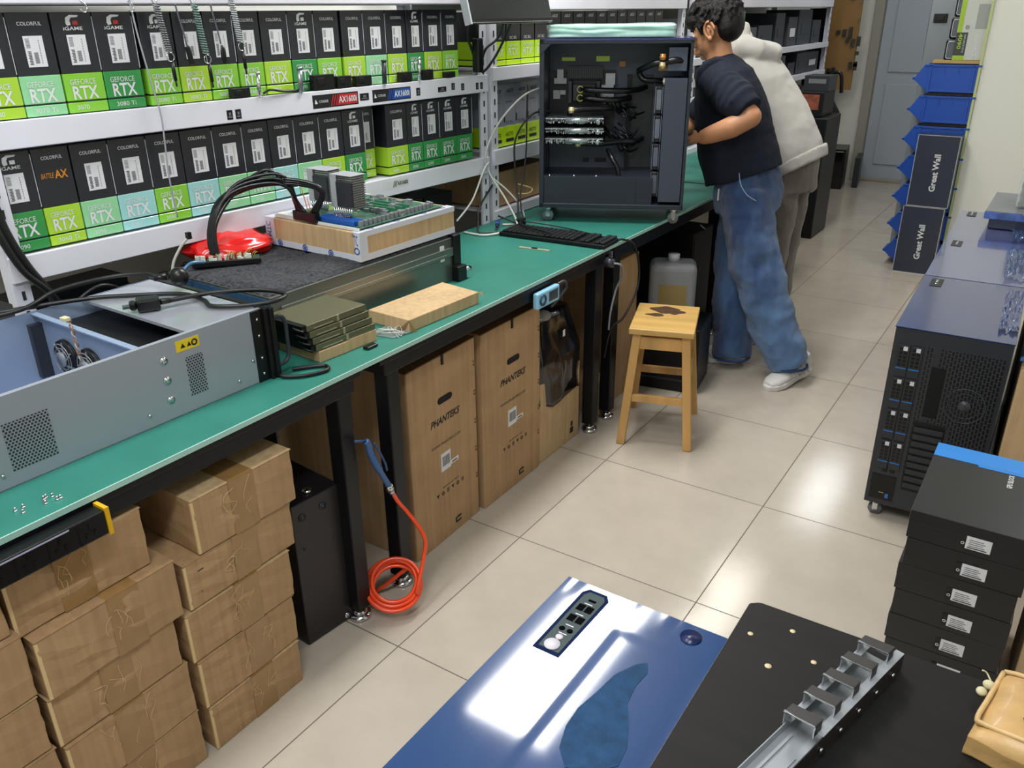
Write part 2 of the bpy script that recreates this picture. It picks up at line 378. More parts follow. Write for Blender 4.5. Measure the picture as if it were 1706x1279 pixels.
# ------------------------------------------------------------------ graphics card boxes
M_cblk = mat('carton_black', '1d1f26', .35, coat=.35, crough=.25)
M_bar = mat('barcode_ink', '4a4b52', .6)
def gmat(k, col): return mat('carton_green_'+k, col, .3, coat=.5, crough=.18, var=.1, vscale=5)
GM = {'mint': gmat('mint', '8fd09a'), 'green': gmat('bright', '84c63a'), 'yel': gmat('yellow', 'a5cf35'), 'dark': gmat('dark', '2f8f45'), 'blue': gmat('blue_reflection', '9ad2cf'), 'lime': gmat('lime', 'b4dc1e')}  # the blue tone paints bluish reflections over green cartons
def strap(c): return {'mint': 'pale mint green', 'green': 'bright green', 'yel': 'yellow green', 'dark': 'dark green', 'blue': 'bluish reflecting green', 'lime': 'lime green'}[c]
def sticker(mb, x, y0, y1, z0, z1):
    """barcode label: paper 0, ink 1"""
    mb.box(x-.0002, x+.0006, y0, y1, z0, z1, 0); w = y1-y0; h = z1-z0; X = x+.0009
    def q(a, b, c, d): mb.quad((X, y0+a*w, z0+c*h), (X, y0+b*w, z0+c*h), (X, y0+b*w, z0+d*h), (X, y0+a*w, z0+d*h), 1)
    for i in range(9): q(.1+.03*(i % 2), .28, .08+i*.05, .1+i*.05+.012)
    for i in range(12): q(.4, .62, .12+i*.03, .12+i*.03+.016)
    for i in range(10): q(.74, .77, .1+i*.08, .15+i*.08)
    for i in range(8): q(.08, .3, .62+.04*i, .635+.04*i)
def card_box(s0, s1, zb, h, brand, green, num, label, art=None, grp=None, depth=.3, off=.012, tape=True):
    w = s1-s0; p = S((s0+s1)/2, off, zb)
    t = thing('graphics_card_box', label, 'box', p, ROT, grp)
    w2 = w/2-.0015; g = .094*h/.245*1.04; zg = g; zn = .024
    b = MB(); b.box(-depth, 0, -w2, w2, 0, zn, 1).box(-depth, 0, -w2, w2, zn+.004, zg, 1).box(-depth, -.001, -w2, w2, zn, zn+.004, 0).box(-depth, 0, -w2, w2, zg, h, 0)
    b.build('carton', [M_cblk, GM[green]], t, bevel=.0012, seg=1)
    X = .0007; u = (0, 1, 0); v = (0, 0, 1); pr = MB()
    pr.text('GEFORCE', (X, -w2*.72, zg-.026), u, v, w2*1.3, .0125, 0)
    pr.text('RTX', (X, -w2*.66, zg-.060), u, v, w2*1.28, .031, 0, bold=.02)
    pr.text(num, (X, -w2*.6, .007), u, v, .0075*len(num), .0105, 0)
    if brand == 'C' or art: pr.text('COLORFUL', (X, -w2*.55, h-.028), u, v, w2*1.15, .0085, 0, bold=.01)
    elif brand == 'I':
        pr.text('iGAME', (X, -w2*.5, h-.04), u, v, w2*.95, .008, 0, bold=.01)
        pr.prism([(-w2*.34, h-.024), (-w2*.3, h-.012), (-.004, h-.006), (w2*.35, h-.007), (w2*.28, h-.011), (-.002, h-.012), (-w2*.12, h-.018), (-w2*.1, h-.028), (-w2*.28, h-.03)], .0005, .0009, 0, 'yzx')
        pr.prism([(0, h-.028), (0, h-.019), (w2*.25, h-.019), (w2*.25, h-.028)], .0005, .0009, 1, 'yzx')
    pr.build('printed_lettering', [M_wtxt, mat('logo_red', 'b5382c', .4) if s0 < .35 and zb > 1.2 else M_wtxt], t)
    if art:
        a = MB(); a.text('AX', (X, 0, h-.075), u, v, .032, .02, 0, bold=.02); a.text('BATTLE', (X, -w2*.75, h-.072), u, v, .032, .012, 0, shear=.3); a.build('gold_lettering', mat('gold_print', 'd58b22', .35), t)
    else:
        st = MB(); sticker(st, X, -w2*.42, w2*.5, h-.118, h-.05); st.build('barcode_sticker', [M_lab, M_bar], t)
    if tape: MB().box(-.0002, .0008, w2-.001, w2+.0006, h*.42, h-.01).build('edge_highlight_strip', mat('edge_highlight_pale', 'b9bcc4', .2), t)  # pale strip paints a highlight along the carton edge
    return t
ts = [-.1, .006, .105, .207, .31, .414, .502]; spec_top = [('C', 'yel', '3080', 0), ('C', 'mint', '3070 Ti', 1), ('I', 'green', '3070', 2), ('I', 'dark', '3080 Ti', 3)]
T = [(.006, .105, 'N', 'yel', '3080'), (.105, .205, 'C', 'mint', '3070 Ti'), (.207, .31, 'I', 'green', '3070'), (.31, .414, 'I', 'dark', '3080 Ti'), (.428, .523, 'I', 'green', '3080 Ti'), (.525, .616, 'C', 'yel', '3080 Ti'), (.618, .712, 'C', 'green', '3080 Ti'),
     (.715, .803, 'C', 'green', '3060 Ti'), (.805, .906, 'C', 'yel', '3080'), (.908, 1.006, 'I', 'dark', '3090'), (1.008, 1.108, 'C', 'green', '3080 Ti'), (1.116, 1.213, 'C', 'yel', '3080'), (1.213, 1.314, 'C', 'mint', '3070'),
     (1.316, 1.412, 'C', 'yel', '3080'), (1.414, 1.497, 'I', 'dark', '3090'), (1.499, 1.595, 'C', 'yel', '3080'), (1.597, 1.685, 'C', 'green', '3070')]
B = [(-.012, .09, 'I', 'dark', '3090'), (.09, .183, 'X', 'yel', '3060 Ti'), (.184, .284, 'C', 'mint', '3090'), (.284, .39, 'C', 'blue', '3080'), (.39, .492, 'C', 'green', '3080'), (.492, .594, 'C', 'blue', '3080'),
     (.594, .694, 'C', 'mint', '3080'), (.694, .789, 'C', 'mint', '3080'), (.789, .886, 'C', 'blue', '3080'), (.886, .987, 'C', 'mint', '3070'), (.987, 1.086, 'C', 'yel', '3080'), (1.086, 1.182, 'I', 'dark', '3090'),
     (1.182, 1.26, 'C', 'yel', '3080'), (1.285, 1.391, 'C', 'yel', '3080'), (1.391, 1.471, 'I', 'dark', '3090'), (1.471, 1.564, 'I', 'dark', '3090'), (1.564, 1.661, 'I', 'dark', '3090'), (1.661, 1.755, 'I', 'dark', '3090')]
ordn = ['leftmost', 'second', 'third', 'fourth', 'fifth', 'sixth', 'seventh', 'eighth', 'ninth', 'tenth', 'eleventh', 'twelfth', 'thirteenth', 'fourteenth', 'fifteenth', 'sixteenth', 'seventeenth', 'eighteenth']
for row, data, zb, h in (('upper', T, 1.329, .228), ('lower', B, 1.021, .236)):
    for i, (a, b, br, g, num) in enumerate(data):
        pos = 'leftmost' if i == 0 else 'rightmost' if i == len(data)-1 else ordn[i]+' from the left'
        lb = 'black and %s box, %s in the %s shelf row' % (strap(g), pos, row)
        card_box(a, b, zb, h, 'C' if br == 'X' else br, g, num, lb, br == 'X', 'graphics card boxes in the %s shelf row' % row, off=.05 if (row == 'lower' and i == 12) else .014, tape=(i % 3 != 1))
# rack behind the open tower: black/lime boxes, silver boxes, white cartons
M_silver = mat('carton_silver', '8b8e98', .35, coat=.3)
for i in range(15):
    y = .995+i*.108
    t = thing('graphics_card_box', '%s narrow black and lime box in the row behind the open tower' % (ordn[i] if i else 'leftmost'), 'box', (-.765, y+.052, 1.352), 0, 'narrow black boxes behind the open tower')
    MB().box(-.3, 0, -.0505, .0505, .0, .018, 1).box(-.3, 0, -.0505, .0505, .022, .088, 1).box(-.3, -.001, -.05, .05, .018, .022).box(-.3, 0, -.0505, .0505, .088, .196).build('carton', [M_cblk, GM['lime']], t, bevel=.001, seg=1)
    p = MB(); p.text('ASUS', (.0008, -.026, .172), (0, 1, 0), (0, 0, 1), .052, .0125, 0, shear=.35, bold=.03)
    if i < 5: p.text('RTX', (.0008, -.036, .034), (0, 1, 0), (0, 0, 1), .07, .028, 0); p.text('GEFORCE', (.0008, -.036, .067), (0, 1, 0), (0, 0, 1), .07, .01, 0); p.text('OC 8G', (.0008, -.03, .096), (0, 1, 0), (0, 0, 1), .05, .011, 0)
    p.build('printed_lettering', M_wtxt, t)
for i in range(5):
    y = .985+i*.0905
    t = thing('graphics_card_box', '%s silver and lime box in the row left of the open tower' % (ordn[i] if i else 'leftmost'), 'box', (-.765, y+.045, 1.037), 0, 'silver boxes left of the open tower')
    MB().box(-.3, 0, -.044, .044, 0, .078, 1).box(-.3, 0, -.044, .044, .078, .245).box(0, .001, -.044, -.034, .095, .125, 2).build('carton', [M_silver, GM['lime'], M_cblk], t, bevel=.001, seg=1)
    p = MB(); U = (0, 1, 0); V = (0, 0, 1)
    p.text('ASUS', (.0008, -.025, .21), U, V, .055, .014, 0, shear=.35, bold=.03); p.text('4070', (.0008, -.03, .037), U, V, .055, .017, 0); p.text('OC 8G', (.0008, -.03, .087), U, V, .055, .012, 0)
    p.text('DUAL', (.0008, -.025, .17), U, V, .045, .008, 0); p.box(0, .0008, -.028, .03, .015, .028, 0); p.build('printed_lettering', M_ink, t)
M_wc = mat('white_carton', 'c9cac6', .6); M_gold = mat('gold_foil_print', 'b59222', .35, var=.5, vscale=60)
for i, (a, b) in enumerate(((1.3, 1.94), (1.96, 2.6))):
    t = thing('white_carton', '%s long white carton with gold print on the shelf above the open tower' % ('left' if i == 0 else 'right'), 'box', (-.77, (a+b)/2, 1.602))
    MB().box(-.35, 0, -(b-a)/2, (b-a)/2, 0, .2).build('carton', M_wc, t, bevel=.002)
    q = MB().box(0, .001, -(b-a)/2+.03, -(b-a)/2+.1, .0, .12)
    if i == 0: q.box(0, .001, .2, .27, 0, .13).box(0, .0012, .0, .02, .03, .13, 1)
    q.build('gold_print', [M_gold, M_ink], t)
# cardboard box and hidden clutter on the bench-level shelf
t = thing('cardboard_box', 'open brown cardboard box on the lowest shelf left of the open tower', 'box', (-.92, 1.2, .792))
MB().box(-.16, .15, -.2, .25, 0, .14).build('carton', M_card, t, bevel=.003)
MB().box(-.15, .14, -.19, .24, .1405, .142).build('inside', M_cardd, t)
cable('cable', 'blue cord lying over the open brown box on the lowest shelf', [(-.78, 1.0, .86), (-.8, 1.04, .945), (-.85, 1.1, .945), (-.88, 1.2, .94), (-.95, 1.3, .94)], .006, mat('blue_cord', '2350a8', .4))

# printed signs and little stickers on the rack beam
def beamplate(name, label, cat, s, z0, z1, wd, build):
    p = S(s, -.004, z0); t = thing(name, label, cat, p, ROT); build(t, wd, z1-z0); return t
def axplate(col, num='AX1600i', light=False):
    def f(t, w, h):
        X0 = .0082; base = mat('sign_black', '17181c', .4) if not light else mat('sign_white', 'd5d6d8', .5)
        MB().box(.0065, X0, 0, w, 0, h).build('plate', base, t)
        ac = mat('sign_'+col, {'red': 'b6252b', 'blue': '1d4fa6', 'grey': '2e3036'}[col], .4); q = MB()
        q.prism([(w*.52, .004), (w-.004, .004), (w-.004, h-.004), (w*.58, h-.004)], X0, X0+.0006, 0, 'yzx') if not light else None
        for k in range(3): q.prism([(w*(.38+.05*k), .004), (w*(.40+.05*k), .004), (w*(.46+.05*k), h-.004), (w*(.44+.05*k), h-.004)], X0, X0+.0006, 0, 'yzx')
        q.build('stripe', ac, t)
        p = MB(); p.text(num, (X0+.001, w*.56, h*.26), (0, 1, 0), (0, 0, 1), w*.4, h*.5, 0, bold=.02)
        if not light: p.text('CORSAIR', (X0+.001, w*.13, h*.4), (0, 1, 0), (0, 0, 1), w*.2, h*.2, 0); p.prism([(w*.04, h*.35), (w*.1, h*.35), (w*.06, h*.7)], X0+.0005, X0+.001, 0, 'yzx')
        p.build('printed_lettering', M_wtxt if not light else M_ink, t)
    return f
beamplate('power_supply_sign', 'red and black sign reading AX1600i on the rack beam', 'sign', .95, 1.276, 1.316, .192, axplate('red'))
beamplate('power_supply_sign', 'blue and black sign reading AX1600i on the rack beam', 'sign', 1.207, 1.274, 1.314, .184, axplate('blue'))
beamplate('power_supply_sign', 'white sign reading AX1600i on the lower rack beam', 'sign', 1.225, .979, 1.008, .13, axplate('grey', light=True))
t = beamplate('power_supply_sign', 'blue sign on the beam of the rack left of the open tower', 'sign', 2.2, 1.3, 1.336, .18, axplate('blue')); t.location = (-.743, 1.24, 1.302); t.rotation_euler = (0, 0, 0)
for k, (s, z, wd, hh, lb) in enumerate([(.635, 1.274, .019, .026, 'left of the pair of tiny black stickers under the fifth upper box'), (.664, 1.274, .019, .026, 'right of the pair of tiny black stickers under the fifth upper box'),
        (1.42, 1.28, .02, .026, 'small black and white sticker right after the blue sign'), (1.535, 1.283, .045, .018, 'wide black sticker on the rack beam near its right end'), (1.61, 1.286, .018, .024, 'small tilted black sticker on the rack beam'),
        (1.665, 1.281, .017, .024, 'small black sticker on the rack beam left of the final pair'), (1.752, 1.278, .015, .024, 'left of the last pair of black stickers beside the rack post'), (1.778, 1.278, .015, .024, 'right of the last pair of black stickers beside the rack post'), (1.15, 1.285, .04, .022, 'dark sticker on the beam between the red and the blue sign')]):
    mb = MB().box(.0065, .0085, 0, wd, 0, hh).box(.0085, .009, wd*.2, wd*.8, hh*.2, hh*.35, 1).box(.0085, .009, wd*.35, wd*.7, hh*.45, hh*.75, 1)
    o = mb.build('sticker', [M_plast, mat('sticker_grey', '6d6f75', .5)], loc=S(s, -.004, z), rotz=ROT); tag(o, lb, 'sticker', 'small stickers on the rack beam')
# slim rods and oddments standing on the beam
for k, (s, hgt, rd, mt, lb) in enumerate([(.754, .06, .006, M_chrome, 'short silver rod with round white cap standing before the upper boxes'), (.908, .065, .0085, M_steel, 'dark steel cylinder standing before the upper boxes'), (1.267, .07, .008, M_blkm, 'dark rod leaning before the pale green upper box'), (1.44, .07, .006, M_chrome, 'bright silver rod before the dark green upper box'), (1.747, .08, .009, M_steel, 'silver can standing by the rack post')]):
    mb = MB(); p = S(s, -.012, 1.3295); mb.cyl(p+Vector((.0, 0, -.0)), p+Vector((0, .004, hgt)), rd, n=14).cyl(p+Vector((0, .004, hgt)), p+Vector((0, .004, hgt+.006)), rd*1.15, n=14)
    tag(mb.build('metal_rod', mt, recentre=True), lb, 'rod', 'rods on the upper shelf edge')
for k, (s, wd, hh, lb) in enumerate([(.665, .06, .026, 'black connector block below the seventh upper box'), (.963, .085, .045, 'large black adapter block on the upper shelf edge'), (1.06, .06, .036, 'middle black adapter block on the upper shelf edge'), (1.14, .07, .032, 'black adapter block left of the leaning dark rod'), (1.35, .055, .032, 'black adapter block right of the blue sign top'), (1.46, .055, .034, 'black adapter block beside the bright silver rod'), (1.585, .05, .02, 'low black block near the right rack post')]):
    mb = MB(); mb.box(-.012, .01, 0, wd, 0, hh).box(-.01, .012, wd*.15, wd*.5, hh*.3, hh*.8); o = mb.build('adapter', M_plast, loc=S(s, -.002, 1.3295), rotz=ROT, bevel=.002); tag(o, lb, 'adapter', 'black adapters on the upper shelf edge')
cable('cable', 'short black lead lying on the upper shelf edge', [S(.77, -.01, 1.335), S(.79, -.02, 1.345), S(.84, -.015, 1.337), S(.9, -.01, 1.335)], .0035, M_rub)

# hanging tools
def hook(s, lb, items, z=1.578):
    t = thing('hook', lb, 'hook', S(s, -.02, z)); mb = MB()
    mb.tube(spline([(0, 0, .004), (0, .012, -.004), (.002, .014, -.014), (.006, .004, -.022), (.008, -.008, -.016)], 6), .0016, 6); mb.build('wire', M_chrome, t); return t
hook(.27, 'curved wire hook hanging from the top beam above the dark green box', 0)
hook(.39, 'wire hook with nothing on it over the top beam', 0)
def coil(s, z1, z0, x, lb, dark):
    t = thing('coil_lanyard', lb, 'lanyard', S(s, x, z1)); mb = MB(); n = 150; L = z1-z0
    pts = [(.0075*math.cos(i*.85), .0075*math.sin(i*.85)+i/n*.016, -i/n*L) for i in range(n)]
    mb.tube(pts, .0021, 5); mb.build('coil', mat('coil_'+dark, {'clear': 'a9afb0', 'green': '5f7d74', 'smoke': '6b6e70'}[dark], .25, coat=.5), t)
    MB().ring((0, .018, -L-.012), .011, .0013, 'x', 20, 5).build('split_ring', M_chrome, t)
    MB().cyl((0, .02, -L-.025), (0, .022, -L-.07), .0048, n=10).cyl((0, .022, -L-.07), (0, .0225, -L-.085), .0025, n=8).build('tool', M_plast, t)
    MB().tube(spline([(0, -.006, .0), (0, -.012, .02), (0, 0, .04), (0, .01, .02), (0, .002, .004)], 6), .0014, 5).build('hook_wire', M_chrome, t)
coil(.46, 1.575, 1.46, -.03, 'smoke grey coiled lanyard holding a small black tool, leftmost of three', 'smoke')
coil(.57, 1.575, 1.45, -.03, 'greenish coiled lanyard holding a small tool, middle of three', 'green')
coil(.685, 1.595, 1.478, -.03, 'clear coiled lanyard holding a small tool, rightmost of three', 'clear')
for s, lb in ((.515, 'black folding tool hanging on a thin strap between two coiled lanyards'), (.62, 'black egg shaped fob hanging on a dark strap left of the clear lanyard')):
    t = thing('tool_fob', lb, 'tool', S(s, -.03, 1.575)); MB().tube(spline([(0, 0, 0), (0, .004, -.03), (0, .012, -.07), (0, .016, -.1)], 6), .0022, 6).build('strap', mat('grey_strap', '595c61', .5), t)
    if s < .6: MB().obox((0, .02, -.125), (.008, .014, .045), (.18, 0, 0)).build('body', M_plast, t, bevel=.003)
    else: MB().ell((0, .02, -.128), (.005, .009, .024)).build('body', M_plast, t)
# thin clear cable hanging in front of the boxes down the left
cable('cable', 'thin grey wire hanging in front of the boxes at the left', [S(.395, -.02, 1.6), S(.40, -.024, 1.5), S(.415, -.024, 1.38), S(.425, -.024, 1.3), S(.42, -.02, 1.15), S(.428, -.012, 1.035)], .0022, mat('grey_wire', '9b9da3', .35))

# monitor on an arm
t = thing('monitor', 'black monitor hanging from the rack above the bench', 'monitor', (-.60, .845, 1.655), R(88))
M_scr = mat('dark_screen', '15181c', .12, coat=1)
MB().box(-.255, .255, -.008, .008, -.15, .15).build('panel', M_plast, t, bevel=.004)
MB().box(-.248, .248, -.0095, -.0078, -.136, .143).build('screen', M_scr, t)
MB().box(-.25, .25, -.0105, -.008, -.148, -.1455).build('lower_trim', M_chrome, t)
MB().box(-.1, .1, .008, .04, -.08, .08).bar((0, .03, 0), (-.05, .1, -.02), .04, .04).bar((-.05, .1, -.02), (-.02, .12, .12), .03, .03).build('arm', M_plast, t, bevel=.004)
MB().box(-.262, -.254, -.016, .012, -.152, .152).build('side_trim', mat('trim_silver', '9fa5ab', .4), t)
for ch in t.children: ch.rotation_euler = (R(-14), 0, 0)
cable('cable', 'black cable looping between the screen and the rack post', [(-.7, .8, 1.56), (-.72, .78, 1.48), (-.73, .83, 1.4), (-.72, .85, 1.34)], .005, M_rub, group='cables behind the screen')
cable('cable', 'black cable sagging across the white post below the screen', [(-.68, .98, 1.55), (-.7, .95, 1.46), (-.71, .88, 1.42), (-.72, .86, 1.36)], .005, M_rub, group='cables behind the screen')
cable('cable', 'longer black cable crossing the post below the screen', [(-.68, 1.02, 1.52), (-.7, .96, 1.42), (-.71, .9, 1.36), (-.73, .88, 1.335)], .005, M_rub, group='cables behind the screen')
t = thing('power_adapter', 'black power adapter hanging beside the rack post under the screen', 'adapter', (-.715, .835, 1.34)); MB().box(-.015, .015, -.017, .017, .0, .12).build('body', M_plast, t, bevel=.005); MB().cyl((0, 0, .12), (0, .004, .19), .006, n=8).build('lead', M_rub, t)

# ------------------------------------------------------------------ open black tower on the bench
def casters(t, pts, H=.06, grp=None):
    for x, y in pts:
        c = MB().cyl((x, y, H-.012), (x, y, H), .016, n=14).box(x-.008, x+.008, y-.014, y-.010, .02, H-.01).box(x-.008, x+.008, y+.010, y+.014, .02, H-.01).build('caster', M_chrome, t)
        MB().cyl((x, y-.009, .0222), (x, y+.009, .0222), .022, n=20).build('wheel', mat('caster_wheel', '6f7378', .3), c)
        MB().cyl((x, y-.012, .0222), (x, y+.012, .0222), .009, n=14).build('hub', M_chrome, c)
cx = (-.573+-.046)/2; cy = (1.044+1.291)/2
ang = math.atan2(1.291-1.044, -.046+.573); Wd = math.hypot(.527, .247); Hh = .64; Dp = .3
tw = thing('computer_tower', 'large black computer tower with its side panel off, standing on the green bench', 'computer case', (cx, cy, .7495), ang)
Z0 = .06; hw = Wd/2
Mc = mat('case_steel_blue_black', '272d38', .34, bump=.03, bscale=500)
Mi = mat('case_inner_grey', '475060', .45)
fr = MB(); fr.box(-hw, hw, 0, Dp, Z0, Z0+.018).box(-hw, hw, 0, Dp, Z0+Hh-.016, Z0+Hh).box(-hw, -hw+.018, 0, Dp, Z0, Z0+Hh).box(hw-.012, hw, 0, Dp, Z0, Z0+Hh)
fr.prism([(-hw, Z0+Hh-.02), (-hw, Z0+Hh-.06), (-hw+.045, Z0+Hh-.016)], -.002, .004, 0, 'xzy').build('frame', Mc, tw, bevel=.002)
MB().box(-hw+.018, hw-.012, Dp-.06, Dp-.055, Z0+.018, Z0+Hh-.016).build('back_tray', Mi, tw)
MB().box(-hw+.018, .165, .01, Dp-.06, Z0+.018, Z0+.125).box(.1, .101, .0088, .012, Z0+.02, Z0+.125, 1).build('psu_shroud', [Mc, M_blk], tw, bevel=.001)
MB().box(.19, hw-.014, .004, .14, Z0+.03, Z0+Hh-.14).build('radiator_cover', mat('cover_blue_grey', '3b4352', .4), tw, bevel=.002)
MB().box(.2, hw-.02, .02, .12, Z0+Hh-.115, Z0+Hh-.03).build('reservoir_mount', Mi, tw, bevel=.002)
for k in range(4):
    z = Z0+.045+k*.108
    f = MB().box(.158, .186, .03, .15, z, z+.102).build('radiator_fan', mat('fan_frame', '1b1e23', .3), tw, bevel=.006)
    MB().box(.163, .181, .0275, .03, z+.015, z+.088).box(.157, .160, .027, .03, z+.002, z+.1).box(.184, .187, .027, .03, z+.002, z+.1).build('fan_highlight', mat('fan_guard_highlight', '7d8594', .2, metal=.6), f)  # pale bars paint the vertical highlights on the fans
for k, z in enumerate((Z0+.475,)):
    MB().box(.06, .15, Dp-.068, Dp-.06, Z0+.13, Z0+.5).build('pump_plate', perf('pump_plate_holes', '2b3034', '131519', .02, .02, .003, (0, 2), True, .4), tw)
MB().box(.045, .062, Dp-.085, Dp-.06, Z0+.12, Z0+.5).box(.062, .155, Dp-.075, Dp-.06, Z0+.115, Z0+.13).build('cable_rail', M_blk, tw)
# motherboard area
mbz = Z0+.13
board = MB().box(-.235, -.02, Dp-.075, Dp-.065, Z0+.2, Z0+.5).build('mainboard', mat('board_black', '1b1d1f', .5, var=.3, vscale=60), tw)
h = MB()
for (a, b, c, d) in ((-.205, -.185, .465, .505), (-.215, -.175, .44, .465), (-.217, -.195, .37, .41), (-.2, -.177, .39, .41), (-.05, -.02, .435, .487), (-.063, -.024, .405, .435), (-.065, -.022, .38, .4), (-.055, -.022, .35, .365)): h.box(a, b, Dp-.09, Dp-.07, Z0+c, Z0+d)
h.build('board_shield', mat('silver_shield', 'b4b8bd', .4, metal=.15), board)
h = MB().box(-.17, -.06, Dp-.10, Dp-.07, Z0+.465, Z0+.52)
for k in range(16): h.box(-.168+k*.0067, -.1655+k*.0067, Dp-.108, Dp-.1, Z0+.467, Z0+.518)
h.build('heatsink', M_blkm, board)
MB().box(-.152, -.08, Dp-.13, Dp-.07, Z0+.365, Z0+.44).box(-.168, -.155, Dp-.12, Dp-.07, Z0+.355, Z0+.455).box(-.078, -.066, Dp-.12, Dp-.07, Z0+.355, Z0+.455).build('water_block', M_blkm, board, bevel=.002)
for k in range(3):
    z = Z0+.335-k*.039
    g = MB().box(-.272, -.035, .03, Dp-.08, z, z+.004).box(-.268, -.04, .04, Dp-.09, z+.004, z+.018, 1).build('graphics_card', [M_blk, mat('acrylic_block', '565b61', .08, metal=.6, bump=.6, bscale=60, var=.8, vscale=45)], tw)
    d = MB()
    d.box(-.270, -.038, .024, .03, z+.012, z+.016)
    d.tube([(-.19, .03, z+.006), (-.1, .03, z+.006)], .011, 10); d.ell((-.17, .03, z+.004), (.022, .008, .012)).ell((-.125, .03, z+.004), (.022, .008, .012)); d.ell((-.06, .03, z+.002), (.01, .008, .012))
    for q in range(34): xx = -.266+q*.0068; hh_ = random.uniform(.002, .010); d.box(xx, xx+random.uniform(.002, .006), .022, .029, z-.004+random.uniform(-.002, .008), z+hh_)
    for q in range(10): d.cyl((-.245+q*.021, .028, z+.011), (-.245+q*.021, .022, z+.011), .003, n=6)
    d.build('clear_cover', mat('clear_acrylic_edge', 'b7bdc2', .08, metal=.75, bump=.5, bscale=200), g)
Mh = mat('black_hose', '131417', .28)
def hose(nm, pts, r=.0115): return MB().tube(spline(pts, 8), r, 12).build(nm, Mh, tw)
yB = Dp-.15
hose('hose', [(-.135, yB+.03, Z0+.45), (-.12, yB-.02, Z0+.45), (-.06, yB-.03, Z0+.447), (.03, yB-.02, Z0+.445), (.09, yB+.02, Z0+.447), (.12, yB+.06, Z0+.455)])
hose('hose', [(-.135, yB+.03, Z0+.417), (-.12, yB-.02, Z0+.417), (-.06, yB-.03, Z0+.412), (.0, yB-.02, Z0+.41), (.06, yB+.02, Z0+.415)])
hose('hose', [(-.18, yB-.06, Z0+.355), (-.17, yB-.07, Z0+.372), (-.14, yB-.07, Z0+.378), (-.04, yB-.04, Z0+.38), (.03, yB+.02, Z0+.378)], .011)
hose('hose', [(-.13, yB-.08, Z0+.248), (-.05, yB-.06, Z0+.245), (.03, yB-.02, Z0+.248), (.09, yB, Z0+.248), (.115, yB+.05, Z0+.253)], .011)
hose('hose', [(.2, .03, Z0+.555), (.15, .03, Z0+.553), (.1, .06, Z0+.53), (.09, .1, Z0+.52), (.11, .1, Z0+.49), (.16, .08, Z0+.487), (.195, .05, Z0+.487)], .011)
hose('hose', [(.2, .02, Z0+.56), (.23, .02, Z0+.565), (.25, .03, Z0+.56)], .012)
hose('cable_sleeve', [(-.02, .1, Z0+.22), (.0, .06, Z0+.19), (.02, .05, Z0+.16), (.03, .05, Z0+.12)], .01)
for k in range(16):
    x = random.uniform(-.01, .07); z = Z0+random.uniform(.24, .42)
    hose('loose_wire', [(x-.03, yB+.02, z), (x, yB-random.uniform(.0, .04), z-.02), (x+.02, yB, z-random.uniform(.02, .06)), (x+.05, yB+.03, z-.03)], .004)
for x, y, z, c in ((-.17, yB-.08, .376, 'e6dca8'), (-.14, yB-.09, .248, 'f0edb0'), (.195, .035, .487, 'f2ead0'), (.178, .02, .575, 'c98d4c'), (.178, .02, .545, 'd8c08a')):
    MB().cyl((x, y, Z0+z-.01), (x, y, Z0+z+.012), .011, n=10).ell((x, y, Z0+z), (.013, .013, .009)).build('fitting', mat('fitting_'+c, c, .2, metal=.3), tw)
MB().ring((-.14, yB-.02, Z0+.45), .012, .003, 'y').ring((-.14, yB-.02, Z0+.417), .012, .003, 'y').build('hose_ring', mat('ring_gold', 'a9a860', .25, metal=.5), tw)
MB().box(-.225, -.17, Dp-.068, Dp-.06, Z0+.552, Z0+.566).box(-.085, -.03, Dp-.068, Dp-.06, Z0+.55, Z0+.57).build('green_connector', GM['lime'], tw)
MB().box(.165, .215, .06, .07, Z0+.525, Z0+.545).box(.01, .035, Dp-.066, Dp-.06, Z0+.53, Z0+.55).build('amber_view', mat('amber_plate', 'b98c52', .5), tw)
MB().box(-.13, -.105, Dp-.064, Dp-.058, Z0+.148, Z0+.165).box(-.08, -.03, Dp-.064, Dp-.058, Z0+.148, Z0+.165).build('cable_slot', M_blk, tw)
sc = MB()
for x, z in ((-.22, .58), (-.18, .58), (-.25, .13), (-.15, .13), (-.06, .13), (-.2, .215), (-.16, .215)): sc.cyl((x, .008, Z0+z-.001), (x, .003, Z0+z-.001), .004, n=8) if z < .2 else sc.cyl((x, Dp-.06, Z0+z), (x, Dp-.066, Z0+z), .004, n=8)
sc.build('screw', M_chrome, tw)
MB().box(-hw+.002, hw-.002, .0, Dp, Z0+Hh, Z0+Hh+.003).box(-hw+.03, hw, -.002, 0, Z0+Hh-.004, Z0+Hh+.003).build('top_film', M_film, tw)
casters(tw, ((-hw+.035, .03), (hw-.035, .03), (-hw+.035, Dp-.03), (hw-.035, Dp-.03)))
# wrapped foam pack on top of it
tf = thing('wrapped_foam_pack', 'flat teal foam sheet wrapped in clear plastic on top of the open tower', 'foam', (cx-.01, cy+.005, .7495+Z0+Hh+.0035), ang)
board.scale = (1.28, 1, .85); board.location = (.021, 0, .0975+.15*Z0-.006)
bm = bmesh.new(); bmesh.ops.create_cube(bm, size=1); bmesh.ops.subdivide_edges(bm, edges=bm.edges[:], cuts=7, use_grid_fill=True)
for v in bm.verts:
    v.co.x *= .48; v.co.y *= .25; v.co.z *= .042
    v.co += Vector((random.gauss(0, .0025), random.gauss(0, .0025), random.gauss(0, .0022)*(1 if v.co.z > 0 else 0)))
me = bpy.data.meshes.new('foam'); bm.to_mesh(me); bm.free(); o = bpy.data.objects.new('foam_sheet', me); C.objects.link(o); o.parent = tf; o.location = (-.015, .14, .024)
me.materials.append(mat('teal_foam', '7fc4b0', .5, var=.2, vscale=14)); o.modifiers.new('s', 'SUBSURF').render_levels = 1
